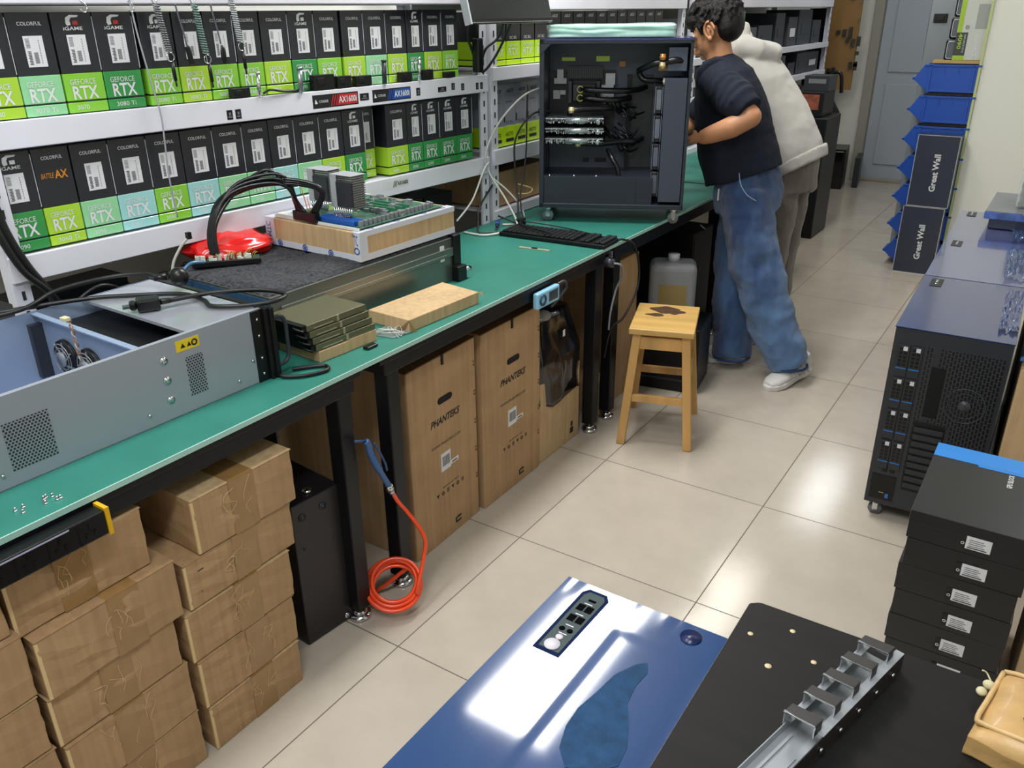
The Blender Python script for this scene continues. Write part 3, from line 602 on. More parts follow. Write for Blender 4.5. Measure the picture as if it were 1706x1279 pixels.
o2 = o.copy(); o2.data = me.copy(); o2.name = 'plastic_wrap'; C.objects.link(o2); o2.parent = tf; o2.scale = (1.025, 1.03, 1.14)
o2.data.materials.clear(); o2.data.materials.append(mat('clear_wrap', 'eaf4f2', .12, alpha=.28, bump=1, bscale=25, spec=1))
for p in me.polygons: p.use_smooth = True
# ------------------------------------------------------------------ keyboard and small things on the mat
ZB = .7497
t = thing('keyboard', 'black keyboard lying on the green mat in front of the open tower', 'keyboard', (-.36, .835, ZB), R(3))
MB().prism([(-.225, -.065), (.225, -.065), (.225, .065), (-.225, .07)], 0, .016).build('body', M_plast, t, bevel=.004)
for rI in range(6):
    k = MB()
    for c in range(21):
        if c in (15, 18) : continue
        x = -.214+c*.0208; y = -.055+rI*.0205
        if rI == 0 and 4 <= c <= 8:
            if c == 4: k.box(x, x+.1, y, y+.017, .016, .024)
            continue
        k.prism([(x, y), (x+.0175, y), (x+.0175, y+.017), (x, y+.017)], .016, .0245)
    k.build('key_row', mat('keycap', '1b1c1f', .3), t, bevel=.0025, seg=1)
cable('cable', 'black keyboard cable lying in loops behind the keyboard', [(-.15, .86, .76), (-.2, .93, .754), (-.3, .96, .754), (-.42, .97, .76), (-.55, .93, .775), (-.56, .88, .782), (-.5, .83, .782), (-.4, .80, .782), (-.35, .78, .782)], .003, M_rub)
cable('cable', 'white cable arching from the bench up to the open tower', [(-.72, .72, .755), (-.62, .72, .756), (-.58, .82, .757), (-.6, .92, .76), (-.66, .93, .85), (-.72, .9, .96), (-.72, .88, 1.04), (-.7, .95, 1.15), (-.66, 1.06, 1.24), (-.62, 1.16, 1.27)], .0042, mat('white_cable', 'c9c9c4', .35))
cable('cable', 'thin white cable hanging down from the rack to the bench', [(-.74, .70, .80), (-.72, .78, .87), (-.72, .86, .97), (-.72, .9, 1.0)], .0038, mat('white_cable', 'c9c9c4', .35))
cable('cable', 'cream cable curling beside the rack post', [(-.72, .93, .93), (-.68, .97, .88), (-.64, 1.0, .82), (-.62, 1.0, .77), (-.62, .94, .757), (-.66, .9, .756)], .0038, mat('white_cable', 'c9c9c4', .35))
cable('cable', 'black cable hanging left of the open tower', [(-.58, 1.15, 1.18), (-.63, 1.08, 1.17), (-.67, 1.02, 1.08), (-.66, 1.0, .95), (-.63, .97, .85), (-.6, .93, .765)], .004, M_rub, group='black cables left of the open tower')
cable('cable', 'second black cable hanging from the shelf left of the tower', [(-.7, 1.16, 1.28), (-.68, 1.12, 1.15), (-.66, 1.08, 1.0), (-.63, .99, .85), (-.58, .95, .76)], .0036, M_rub, group='black cables left of the open tower')
cable('cable', 'black cable tangled on the bench by the rack post', [(-.74, .95, .9), (-.7, .8, .84), (-.68, .76, .79), (-.66, .74, .756), (-.6, .78, .757), (-.56, .86, .758), (-.6, .93, .758), (-.68, .9, .79)], .0042, M_rub)
cable('cable', 'loose yellow tie lead looping by the brown box', [(-.66, 1.02, .9), (-.63, 1.08, .875), (-.63, 1.05, .86), (-.65, 1.0, .865)], .003, mat('cream_tie', 'b5a873', .5))
t = thing('display_plug', 'blue display cable plug lying on the bench beside the rack post', 'plug', (-.655, .86, ZB+.012), R(-60)); MB().box(-.02, .02, -.009, .009, 0, .016).build('body', mat('plug_blue', '20408f', .4), t, bevel=.003); MB().cyl((.02, 0, .008), (.045, 0, .006), .005, n=8).build('lead', M_rub, t)
t = thing('black_plug', 'black plug head standing at the left end of the keyboard', 'plug', (-.6, .945, ZB)); MB().box(-.015, .015, -.02, .02, 0, .03).build('body', M_plast, t, bevel=.004)
t = thing('metal_strip', 'small pale metal strip on the green mat before the keyboard', 'strip', (-.357, .66, ZB), R(6)); MB().box(-.062, .062, -.007, .007, 0, .003).build('strip', mat('pale_strip', 'b9b49b', .35, metal=.3), t); MB().box(-.01, .012, -.004, .004, .003, .006).build('clip', M_plast, t)

# ------------------------------------------------------------------ near rack server chassis
M_galv = mat('galvanized_blue_grey', '9ba1ab', .42, metal=.25, var=.05, vscale=2, bump=.02, bscale=300)
M_in = mat('chassis_inside', '93a4c0', .38, metal=.2)
ch = thing('server_chassis', 'large open steel server chassis lying on the green mat at the near left', 'server chassis', (-.27, -.675, ZB), R(-1.5))
L = .82; Wc = .43; Hc = .176; T = .0025      # origin: right front lower corner, box runs to -y and -x
side = MB().box(-T, 0, -L, 0, 0, Hc).box(-.012, 0, -L, -.0, Hc, Hc+.0015).build('side_wall', M_galv, ch)
for y0, y1 in ((-.215, -.172), (-.60, -.515)):
    MB().box(0, .0008, y0, y1, .035 if y0 > -.4 else .03, .125 if y0 > -.4 else .125).build('vent', perf('vent_holes', '9ba1ab', '26282d', .0068, .0058, .0024, (1, 2), True, .4, .3), side)
e = MB()
for y in (-.265,):
    for z in (.045, .09, .135): e.cyl((0, y, z), (.002, y, z), .0095, .0085, 20).cyl((.002, y, z), (.003, y, z), .007, .005, 20)
for y, z in ((-.09, .025), (-.32, .03), (-.045, .06), (-.62, .03), (-.64, .02), (-.655, .012)): e.cyl((0, y, z), (.004, y, z), .0042, .003, 10)
e.build('rivet', M_chrome, side)
MB().box(0, .001, -.232, -.175, .142, .166).build('warning_sticker', mat('yellow_sticker', 'e5c51c', .4), side)
q = MB(); q.ring((.0012, -.187, .154), .006, .002, 'x', 18, 4)
q.prism([(-.222, .149), (-.216, .159), (-.210, .149)], .001, .0016, 0, 'yzx'); q.prism([(-.206, .149), (-.2, .159), (-.195, .149)], .001, .0016, 0, 'yzx'); q.build('warning_print', M_ink, side)
MB().box(-Wc, -Wc+T, -L, 0, 0, Hc).build('far_wall', M_in, ch)
MB().box(-Wc, 0, -L, 0, 0, .002).build('floor_plate', M_in, ch)
MB().box(-Wc+T, -.016, -L, -L+T, 0, Hc).build('rear_wall', M_in, ch)
# fan wall: plate across at y=-.30
fw = MB().box(-Wc+T, -T, -.302, -.30, .002, Hc-.004).box(-Wc+T, -T, -.315, -.30, Hc-.006, Hc-.003).build('fan_wall', M_in, ch)
for k in range(4):
    x = -.12-k*.1
    if k == 3: continue
    f = MB().ring((x, -.305, .085), .041, .003, 'y', 30, 6); f.cyl((x, -.312, .085), (x, -.304, .085), .043, n=30)
    fan = f.build('fan', M_blk, fw)
    g = MB().cyl((x, -.322, .085), (x, -.317, .085), .018, n=20)
    for r_ in (.026, .036): g.ring((x, -.318, .085), r_, .0012, 'y', 28, 5)
    for a in range(7): g.bar((x+.017*math.cos(a*.9), -.318, .085+.017*math.sin(a*.9)), (x+.041*math.cos(a*.9+.5), -.316, .085+.041*math.sin(a*.9+.5)), .003, .003)
    g.build('fan_blades', mat('fan_grey', '8a8f96', .3, metal=.3), fan)
MB().box(-Wc+.004, -Wc+.02, -.33, -.302, .02, .15).build('side_bracket', M_blkm, ch)

# drive cage cover in front
MB().box(-Wc+.01, -.012, -.195, -.008, Hc-.006, Hc+.001).build('cage_lid', mat('dull_zinc', 'b4b9c2', .25, metal=.45, coat=.5, bump=.15, bscale=9, var=.12, vscale=5), ch)
MB().box(-Wc+.01, -.012, -.295, -.015, .01, Hc-.04).build('drive_cage', M_blk, ch)
MB().box(-Wc-.012, .012, -.004, .012, 0, Hc+.002).build('front_panel', M_plast, ch, bevel=.002)
MB().box(-.004, .003, -.035, .0, 0, Hc).box(.001, .018, .008, .02, .002, Hc).build('rack_ear', M_plast, ch, bevel=.002)
MB().tube(spline([(.01, .014, .03), (.012, .04, .032), (.012, .052, .05), (.012, .053, .09), (.012, .052, .13), (.012, .04, .148), (.01, .014, .15)], 6), .005, 10).build('handle', M_blkm, ch)
s_ = MB()
for z in (.02, .06, .115, .155): s_.cyl((.003, -.02, z), (.006, -.02, z), .0035, n=8)
s_.build('screw', M_chrome, ch)
t = thing('wire_bundle', 'thin orange and white twisted wire with a white plug inside the near chassis', 'wire', (-.53, -.965, .795))
MB().tube([(.012+.003*math.cos(i*.7), -.025+.002*i*.1+.003*math.sin(i*.7), .155-.13*i/40) for i in range(41)], .0016, 5).build('orange_wire', mat('orange_wire', 'b9743a', .4), t)
MB().tube([(.012+.003*math.cos(i*.7+3), -.025+.002*i*.1+.003*math.sin(i*.7+3), .155-.13*i/40) for i in range(41)], .0016, 5).build('white_wire', mat('pale_wire', 'c9c6bb', .4), t)
MB().box(.002, .022, -.04, -.026, .152, .16).build('plug', mat('plug_cream', 'cfc9a2', .4), t, bevel=.001)
for k in range(3): cable('cable', 'dark flat cables lying inside the near chassis', [(-.50+k*.012, -1.3, .77), (-.47+k*.012, -1.2, .80), (-.45+k*.01, -1.1, .83), (-.42+k*.008, -1.0, .86-.01*k)], .006, M_rub, group='cables inside the near chassis')
# power cords across the chassis
zc = ZB+Hc+.008
cable('power_cable', 'black power cord running across the near chassis to a round plug', [(-.74, -1.12, zc+.0), (-.7, -1.0, zc+.005), (-.72, -.9, zc+.02), (-.70, -.78, zc+.025), (-.64, -.72, zc+.028), (-.585, -.72, zc+.028)], .0052, M_rub)
cable('power_cable', 'black power cord looping around the front corner of the near chassis', [(-.76, -1.10, zc), (-.72, -.98, zc), (-.66, -.86, zc), (-.58, -.78, zc), (-.5, -.72, zc), (-.42, -.72, zc), (-.36, -.74, zc), (-.30, -.70, zc), (-.255, -.645, zc+.004), (-.27, -.6, zc+.006), (-.34, -.62, zc+.01), (-.42, -.70, zc+.01), (-.47, -.8, zc+.006)], .0055, M_rub)
t = thing('mains_plug', 'black mains plug lying on the lid edge of the near chassis', 'plug', (-.475, -.82, zc-.004), R(60)); MB().box(-.03, .02, -.02, .02, 0, .028).box(-.045, -.03, -.013, .013, .004, .024).cyl((.02, 0, .014), (.05, 0, .014), .008, .0055, 10).build('body', M_plast, t, bevel=.005); MB().box(-.06, -.045, -.009, -.006, .01, .016).box(-.06, -.045, .006, .009, .01, .016).build('prong', M_chrome, t)
t = thing('round_plug', 'black round plug standing behind the near chassis lid', 'plug', (-.55, -.685, zc)); MB().ell((0, 0, .026), (.024, .024, .024)).cyl((-.02, -.02, .028), (-.035, -.045, .028), .01, .007, 10).build('body', M_plast, t)
cable('power_cable', 'black cord curling on the green mat beside the chassis handle', [(-.255, -.62, .7560), (-.225, -.58, .7555), (-.2, -.56, .7555), (-.18, -.58, .7555), (-.2, -.63, .7555), (-.235, -.66, .7555), (-.25, -.662, .757)], .0048, M_rub)
# dark clutter behind
for k, (y0_, y1_, hh, xx) in enumerate(((-.93, -.62, .15, -.90), (-.6, -.57, .1, -.9), (.26, .62, .17, -.86), (.64, .82, .14, -.87))):
    t = thing('spare_equipment', ('long black device under the rack shelf at the far left', 'thin black plate between two devices under the rack', 'black device under the rack shelf right of the taped carton', 'small black device under the rack shelf beside the post')[k], 'device', (xx, (y0_+y1_)/2, ZB))
    MB().box(-.10, .02, -(y1_-y0_)/2, (y1_-y0_)/2, 0, hh).box(.02, .0215, -(y1_-y0_)/2+.01, (y1_-y0_)/2-.01, hh*.45, hh*.5, 1).build('body', [M_plast, M_blkm], t, bevel=.004)
t = thing('power_brick', 'dark grey power brick lying under the lower rack shelf at the left', 'power brick', (-.80, -.74, ZB), R(80)); MB().box(-.09, .09, -.03, .03, 0, .045).box(-.11, -.09, -.015, .015, .01, .035).build('body', mat('brick_grey', '2d2e35', .4), t, bevel=.005)
cable('cable', 'blue network cable under the lower rack shelf', [(-.78, -.62, .80), (-.8, -.5, .86), (-.82, -.4, .88), (-.84, -.3, .89)], .006, mat('cable_blue', '1f62c0', .4))
for k in range(6): cable('cable', 'dark cable tangled in the gap under the lower rack shelf', [(-.92+.01*k, -.95+.1*k, .79), (-.86, -.85+.08*k, .84+.01*k), (-.84+.02*(k % 2), -.72+.07*k, .9-.015*k), (-.87, -.6+.06*k, .82)], .0055, M_rub, group='tangled cables under the lower shelf')
cable('cable', 'thick black cable running down in front of the rack at the far left', [S(-.04, -.03, 1.22), S(-.03, -.035, 1.1), S(.0, -.035, 1.0), S(.035, -.03, .93), S(.05, -.03, .88)], .011, M_rub, group='thick cables at the far left')
cable('cable', 'second thick black cable down the rack at the far left', [S(-.06, -.05, 1.12), S(-.02, -.05, 1.0), S(.03, -.05, .93), S(.06, -.04, .87)], .008, M_rub, group='thick cables at the far left')

# ------------------------------------------------------------------ second chassis with foam, carton and mainboard
c2 = thing('server_chassis', 'long closed steel server chassis under the dark foam sheet', 'server chassis', (-.375, .205, ZB), R(-1.5))
M_c2 = mat('chassis_olive_steel', '747a76', .3, metal=.7, var=.08, vscale=2)
MB().box(-.43, 0, -.75, 0, 0, .142).build('body', M_c2, c2, bevel=.0015)
MB().box(0, .006, -.72, -.01, .085, .112).box(.004, .008, -.7, -.05, .09, .095).build('slide_rail', mat('rail_steel', '8f928c', .28, metal=.85), c2, bevel=.001)
MB().box(-.44, .01, -.015, .02, -.0, .15).box(.0, .028, -.02, .025, -.0, .05).build('front_panel', M_plast, c2, bevel=.003)
MB().cyl((.02, .025, .03), (.02, .05, .03), .009, n=14).build('thumb_screw', M_chrome, c2)
MB().box(0, .0015, -.075, -.055, .075, .125, 0).build('label_plate', M_lab, c2)
MB().box(-.42, -.01, -.7525, -.75, .01, .135).build('rear_film', mat('blue_film_steel', '4e7ba3', .2, metal=.5, coat=.6), c2)
q = MB()
for k in range(3):
    for j in range(4): q.box(-.33+k*.07, -.29+k*.07, -.7535, -.7522, .03+j*.022, .042+j*.022)
q.build('rear_slots', M_blk, c2)
ztop = ZB+.142
bm = bmesh.new(); bmesh.ops.create_grid(bm, x_segments=50, y_segments=46, size=.5)
for v in bm.verts:
    x, y = v.co.x, v.co.y
    v.co.x = x*.41; v.co.y = y*.74
    h_ = .010+.003*math.sin(x*7)+.002*math.sin(y*13+x*4)
    if abs(x+.05) < .03 and y < .1: h_ -= .006
    if y < -.1 and abs((y+.33)-x*.15) < .03 and x > -.1: h_ -= .006
    if abs(x) > .49 or abs(y) > .49: h_ = 0.0002
    v.co.z = h_+.0012*math.sin(x*90)*math.cos(y*120)
me = bpy.data.meshes.new('foam_sheet'); bm.to_mesh(me); bm.free()
for p in me.polygons: p.use_smooth = True
o = bpy.data.objects.new('foam_sheet', me); C.objects.link(o); o.location = (-.60, -.165, ztop+.0005); o.rotation_euler = (0, 0, R(-1.5))
me.materials.append(mat('charcoal_foam', '3a3b40', .95, bump=1, bscale=220, var=.65, vscale=110)); tag(o, 'dark charcoal foam sheet lying over the second chassis', 'foam')
# carton with branded tape
zt = ztop+.012
tc_ = thing('taped_carton', 'flat tan carton with white printed tape carrying the green mainboard', 'box', (-.395, -.205, zt), R(-2.0))
MB().box(-.40, 0, 0, .42, 0, .082).build('carton', M_card2, tc_, bevel=.003)
M_wt = mat('white_logo_tape', 'cfd2dc', .3, coat=.4)
q = MB(); q.box(-.4005, .0008, -.001, .4208, -.0005, .018).box(-.02, .001, -.0012, .03, .0, .0825).box(-.4008, -.36, -.0012, .03, 0, .0828).box(-.03, .0012, 0, .4212, .068, .0832).box(-.4, -.36, 0, .42, .08, .0832)
q.build('logo_tape', M_wt, tc_)
q = MB(); Mb = mat('tape_blue_print', '3b5aa0', .4)
def octa(o, ax, r_):
    for rr_, m_ in ((r_, 0),):
        pts = [(rr_*math.cos(PI/8+k*PI/4), rr_*math.sin(PI/8+k*PI/4)) for k in range(8)]; pi_ = [(p[0]*.68, p[1]*.68) for p in pts]
        vs = []; fs = []
        for a, b in pts+pi_:
            vs.append((o[0]+a, o[1], o[2]+b) if ax == 'y' else ((o[0], o[1]+a, o[2]+b) if ax == 'x' else (o[0]+a, o[1]+b, o[2])))
        for k in range(8): fs.append((k, (k+1) % 8, 8+(k+1) % 8, 8+k))
        q.add(vs, fs, m_)
for x in (-.34, -.23, -.12): octa((x, -.0022, .009), 'y', .011); q.box(x-.004, x+.004, -.0024, -.002, .004, .013)
octa((-.012, -.0024, .03), 'y', .011)
for y in (.06, .17, .29, .38): octa((-.016, y, .0838), 'z', .011)
q.text('TC', (.0018, .004, .02), (0, 0, 1), (0, -1, 0), .035, .014, 0) if 0 else None
q.text('TC', (-.02, -.0025, .045), (1, 0, 0), (0, 0, 1), .014, .03, 0)
q.text('MTC', (-.395, -.0025, .025), (0, 0, 1), (-1, 0, 0), .045, -.02, 0)
q.build('tape_print', Mb, tc_)
# mainboard
zb = zt+.0835
mbx = thing('mainboard', 'green mainboard with two tall coolers lying on the taped carton', 'circuit board', (-.41, -.19, zb), R(-2.0))
M_pcb = mat('pcb_green', '3a6653', .35, var=.5, vscale=90)
MB().box(-.33, 0, .0, .37, .004, .006).build('board', M_pcb, mbx)
MB().box(-.35, .005, -.004, .0, .0, .008).box(-.34, -.2, -.006, .02, .0, .012).build('foam_edge', mat('white_foam', 'd6d7d3', .6), mbx)
for k in range(4): MB().box(-.18, -.03, .012+k*.012, .019+k*.012, .006, .02).build('memory_slot', mat('slot_blue', '1d55a8', .35), mbx, bevel=.001)
q = MB()
for k in range(44): q.box(*(lambda x, y, w_, d_, h_: (x, x+w_, y, y+d_, .006, .006+h_))(-random.uniform(.03, .3), random.uniform(.16, .34), random.uniform(.008, .022), random.uniform(.006, .016), random.uniform(.006, .02)))
q.build('connector', mat('connector_mix', '7c8084', .4, var=.7, vscale=40), mbx, bevel=.001)
q = MB()
for k in range(18): q.box(*(lambda x, y: (x, x+.012, y, y+.012, .006, .022))(-.022, .02+k*.018))
q.build('port', mat('port_steel', '9a9ea1', .3, metal=.6), mbx, bevel=.001)
for k in range(4): MB().box(-.30, -.06, .185+k*.03, .191+k*.03, .006, .019).build('memory_slot', mat('slot_green', '3d7a5b', .4), mbx, bevel=.001)
q = MB()
for k in range(70): q.cyl((-random.uniform(.01, .32), random.uniform(.02, .35), .006), (0, 0, 0), 0) if 0 else q.box(*(lambda x, y, s2, h2: (x, x+s2, y, y+s2, .006, .006+h2))(-random.uniform(.01, .32), random.uniform(.02, .35), random.uniform(.003, .009), random.uniform(.002, .008)))
q.build('chip', mat('chip_mix', '9a9f97', .4, var=.6, vscale=70), mbx)
M_fin = mat('cooler_fins', 'a8a9a6', .22, metal=.7)
for (x, y) in ((-.235, .105), (-.105, .075)):
    cl = MB().box(x-.03, x+.03, y-.03, y+.03, .006, .02).build('cpu_cooler', M_chrome, mbx)
    q = MB()
    for k in range(14): q.box(x-.043, x+.043, y-.024, y+.027, .045+k*.0066, .0478+k*.0066)
    q.box(x-.0405, x+.0405, y-.022, y+.024, .045, .137, 1); q.build('fin_stack', [M_fin, mat('fin_gap', '6b6c69', .3, metal=.7)], cl)
    MB().box(x-.0425, x-.018, y-.03, y-.0255, .045, .139).box(x-.018, x+.0425, y-.032, y-.0255, .05, .12, 1).box(x-.0435, x+.0435, y-.03, y+.03, .1375, .1395).build('fan_shroud', [mat('shroud_grey', 'a7abb0', .35), M_blkm], cl, bevel=.001)
    q = MB()
    for k in range(9): q.tube([(x-.036+k*.009, y-.028, .045), (x-.034+k*.0085, y-.028, .03), (x-.028+k*.007, y-.026, .018)], .0026, 8)
    q.build('heat_pipe', M_chrome, cl)
MB().tube([(-.2, -.0, .02), (-.205, -.002, .05), (-.215, .0, .08), (-.22, .0, .1)], .0014, 5).tube([(-.2, -.0, .02), (-.19, -.002, .04), (-.2, .0, .07)], .0014, 5).build('orange_lead', mat('orange_wire', 'b9743a', .4), mbx)
# power cable bundle from mainboard over to the small board
sb = thing('power_board', 'small white power connector board with brass parts lying on the dark foam', 'circuit board', (-.775, -.455, zt+.002), R(50))
MB().box(-.02, .16, -.035, .035, 0, .003).box(-.02, .165, -.05, -.035, 0, .012, 1).build('board', [M_pcb, M_blk], sb)
q = MB(); g = MB()
for k in range(22): x = random.uniform(-.015, .14); y = random.uniform(-.03, .03); q.box(x, x+.012, y, y+.01, .003, random.uniform(.01, .022))
for k in range(14): x = random.uniform(.02, .15); y = random.uniform(-.03, .03); g.tube([(x, y, .003), (x+.004, y, .02), (x+.012, y+.003, .025)], .0015, 5)
q.build('white_connector', mat('nylon_white', 'd8d9d2', .4), sb); g.build('brass_wire', mat('brass', 'b99a4a', .3, metal=.7), sb)
for k in range(7):
    f = k*.008
    pts = [(-.765+f*.6, -.425+f*.5, zt+.02), (-.77+f*.5, -.41+f*.4, zt+.10), (-.745, -.345+f*.6, zt+.18+.008*(k % 3)), (-.68, -.27+f*.4, zt+.205+.012*(k % 4)), (-.64, -.225, zt+.19+.012*(k % 3)), (-.65+f*.5, -.195, zt+.14), (-.655+.011*k, -.185, zb+.03)]
    if k > 3: pts = [(-.775+f*.4, -.42, zt+.02), (-.80, -.40+f*.3, zt+.09), (-.79, -.35, zt+.125+.006*k), (-.72, -.28, zt+.16+.008*k), (-.62, -.215, zt+.175+.006*k), (-.575+f*.6, -.18, zt+.165+.003*k), (-.60+.008*(k-4)*1.2, -.18, zb+.03)]
    cable('power_cable', 'thick black power cable arching from the small board to the mainboard', pts, .0056, mat('cable_black_gloss', '17181b', .25), group='black power cables arching to the mainboard')
t = thing('cable_plug', 'black multi pin plug at the end of the arching power cables', 'plug', (-.62, -.185, zb+.003), R(-4)); MB().box(-.05, .05, -.01, .01, 0, .028).build('body', M_plast, t, bevel=.002)
cable('cable', 'upright blue and clear flexible lead standing before the foam', [(-.70, -.60, .76), (-.705, -.6, .83), (-.705, -.58, .90), (-.70, -.545, .935), (-.70, -.5, .93)], .005, mat('teal_lead', '3f6f93', .25))
t = thing('fan_lead', 'white and black fan lead with a small black connector standing up', 'lead', (-.78, -.55, .89)); MB().tube(spline([(0, 0, .0), (.005, .01, .04), (.02, .03, .08), (.03, .045, .1)], 6), .004, 7).build('lead', mat('pale_wire', 'c9c6bb', .4), t); MB().obox((.033, .05, .108), (.012, .012, .018)).build('connector', M_plast, t)
# red bag
bm = bmesh.new(); bmesh.ops.create_uvsphere(bm, u_segments=26, v_segments=16, radius=1)
from mathutils import noise
for v in bm.verts:
    n_ = noise.noise(v.co*2.3)*.28+noise.noise(v.co*6)*.1; v.co *= (1+n_); v.co.x *= .085; v.co.y *= .13; v.co.z = max(-.02, v.co.z*.035)
me = bpy.data.meshes.new('red_bag'); bm.to_mesh(me); bm.free(); me.materials.append(mat('red_plastic', 'd81714', .22, coat=.4))
for p in me.polygons: p.use_smooth = True
o = bpy.data.objects.new('plastic_bag', me); C.objects.link(o); o.location = (-.80, -.33, zt+.022); o.rotation_euler = (0, .1, R(-14)); tag(o, 'crumpled glossy red plastic bag on the dark foam', 'bag')
t = thing('sleeve', 'clear white plastic sleeve under the far rack shelf', 'packaging', (-.76, .50, ZB), R(5)); MB().box(-.08, .05, -.08, .08, 0, .004).box(-.075, .05, -.07, .08, .012, .016).box(-.08, .04, -.075, .08, .024, .03).build('sheet', mat('clear_sleeve', 'b9c0c8', .15, alpha=.7, coat=.5), t, bevel=.002)

# ------------------------------------------------------------------ drive caddies and flat carton on the mat
x0 = -.24; y0 = -.545
t = thing('small_carton', 'small open tan carton under the stack of drive caddies', 'box', (-.235, -.545, ZB), R(-4)); MB().box(-.16, 0, 0, .195, 0, .030).build('carton', M_card2, t, bevel=.002); MB().box(-.1, .0, .1, .194, .030, .0315).build('flap', M_card2, t)
M_cad = mat('caddy_olive', '6c6a52', .35, metal=.35)
for k in range(4):
    t = thing('drive_caddy', 'brownish drive caddy with black pull handle, %s of four in the pile' % ('lowest', 'second from bottom', 'second from top', 'topmost')[k], 'drive caddy', (-.238-.002*k, -.55-.006*k, ZB+.032+k*.0185), R(-4+k*.6), 'drive caddies in the pile')
    MB().box(-.15, 0, .0, .2, 0, .0165).build('tray', M_cad, t, bevel=.001)
    MB().box(-.0005, .001, .02, .085, .003, .0055).build('edge_strip', mat('strip_pale', 'b9b494', .3, metal=.5), t)
    MB().box(-.0005, .0018, .098, .104, .0, .016).build('latch', mat('strip_pale', 'b9b494', .3, metal=.5), t)
    MB().box(-.15, -.004, -.014, .002, 0, .0165).tube(spline([(-.03, -.018, .009), (-.02, -.024, .011), (-.008, -.02, .008), (.0, -.012, .004)], 5), .003, 7).build('pull_handle', M_plast, t)
t = thing('flat_carton', 'flat closed tan mailer carton lying right of the drive caddies', 'box', (-.185, -.26, ZB), R(-3))
w_ = .155
MB().prism([(-w_, 0), (0, 0), (0, .305), (-w_, .32)], .0, .036).build('carton', M_card2, t, bevel=.002)
MB().add([(.001, -.001, .036), (.012, .02, .0), (-.035, -.014, .0)], [(0, 1, 2), (2, 1, 0)]).add([(.0, .305, .036), (.014, .31, .018), (.0, .32, .034)], [(0, 1, 2), (2, 1, 0)]).build('corner_flap', M_card2, t)
t = thing('plastic_wrap', 'crumpled clear plastic and white wire ties on the mat', 'packaging', (-.24, -.3, ZB)); MB().quad((-.03, -.03, .002), (.05, -.02, .003), (.06, .05, .002), (-.03, .04, .004)).build('film', mat('film_clear', 'aab7bb', .12, alpha=.5, coat=.6), t)
q = MB()
for k in range(5): q.tube(spline([(random.uniform(-.03, .06), random.uniform(-.04, .05), .002+.012*(j % 2)) for j in range(5)], 5), .0011, 4)
q.build('wire_tie', mat('tie_white', 'c4c4ba', .4), t)
t = thing('zip_clip', 'small black clip on the mat beside the small carton', 'clip', (-.20, -.40, ZB)); MB().box(-.01, .01, -.02, .02, 0, .008).build('body', M_plast, t, bevel=.003)
for k in range(13):
    o_ = MB(); x = random.uniform(-.205, -.175); y = random.uniform(-1.34, -1.24)+(k % 2)*.02 if k < 10 else -1.4-.01*k
    o_.cyl((0, 0, 0), (0, 0, .0018), .004, n=10).cyl((0, 0, .0018), (0, 0, .0075), .002, n=8)
    q = o_.build('screw', M_chrome, loc=(x, y, ZB)); q.rotation_euler = (random.uniform(-.5, .5)*0, 0, 0); tag(q, 'one of the tiny silver screws scattered on the mat edge at left', 'screw', 'loose screws on the green mat')
t = thing('power_strip', 'black power strip fixed to the bench front with a yellow end cap', 'power strip', (-.134, -1.32, .68)); MB().box(-.002, .032, -.2, .098, 0, .05).build('body', M_plast, t, bevel=.003)
MB().box(-.003, .034, .098, .106, -.002, .054).build('end_cap', mat('cap_yellow', 'd9a91a', .4), t); MB().box(.032, .0325, -.18, .03, .044, .047).build('indicator_strip', mat('strip_lilac', 'a7a3c0', .4), t)
q = MB()
for k in range(5):
    y = -.18+k*.056
    q.box(.032, .0328, y, y+.002, .004, .042); q.box(.032, .0334, y+.02, y+.024, .026, .038); q.box(.032, .0334, y+.012, y+.017, .012, .022); q.box(.032, .0334, y+.028, y+.033, .012, .022)
q.build('socket', mat('socket_dark', '050506', .3), t)
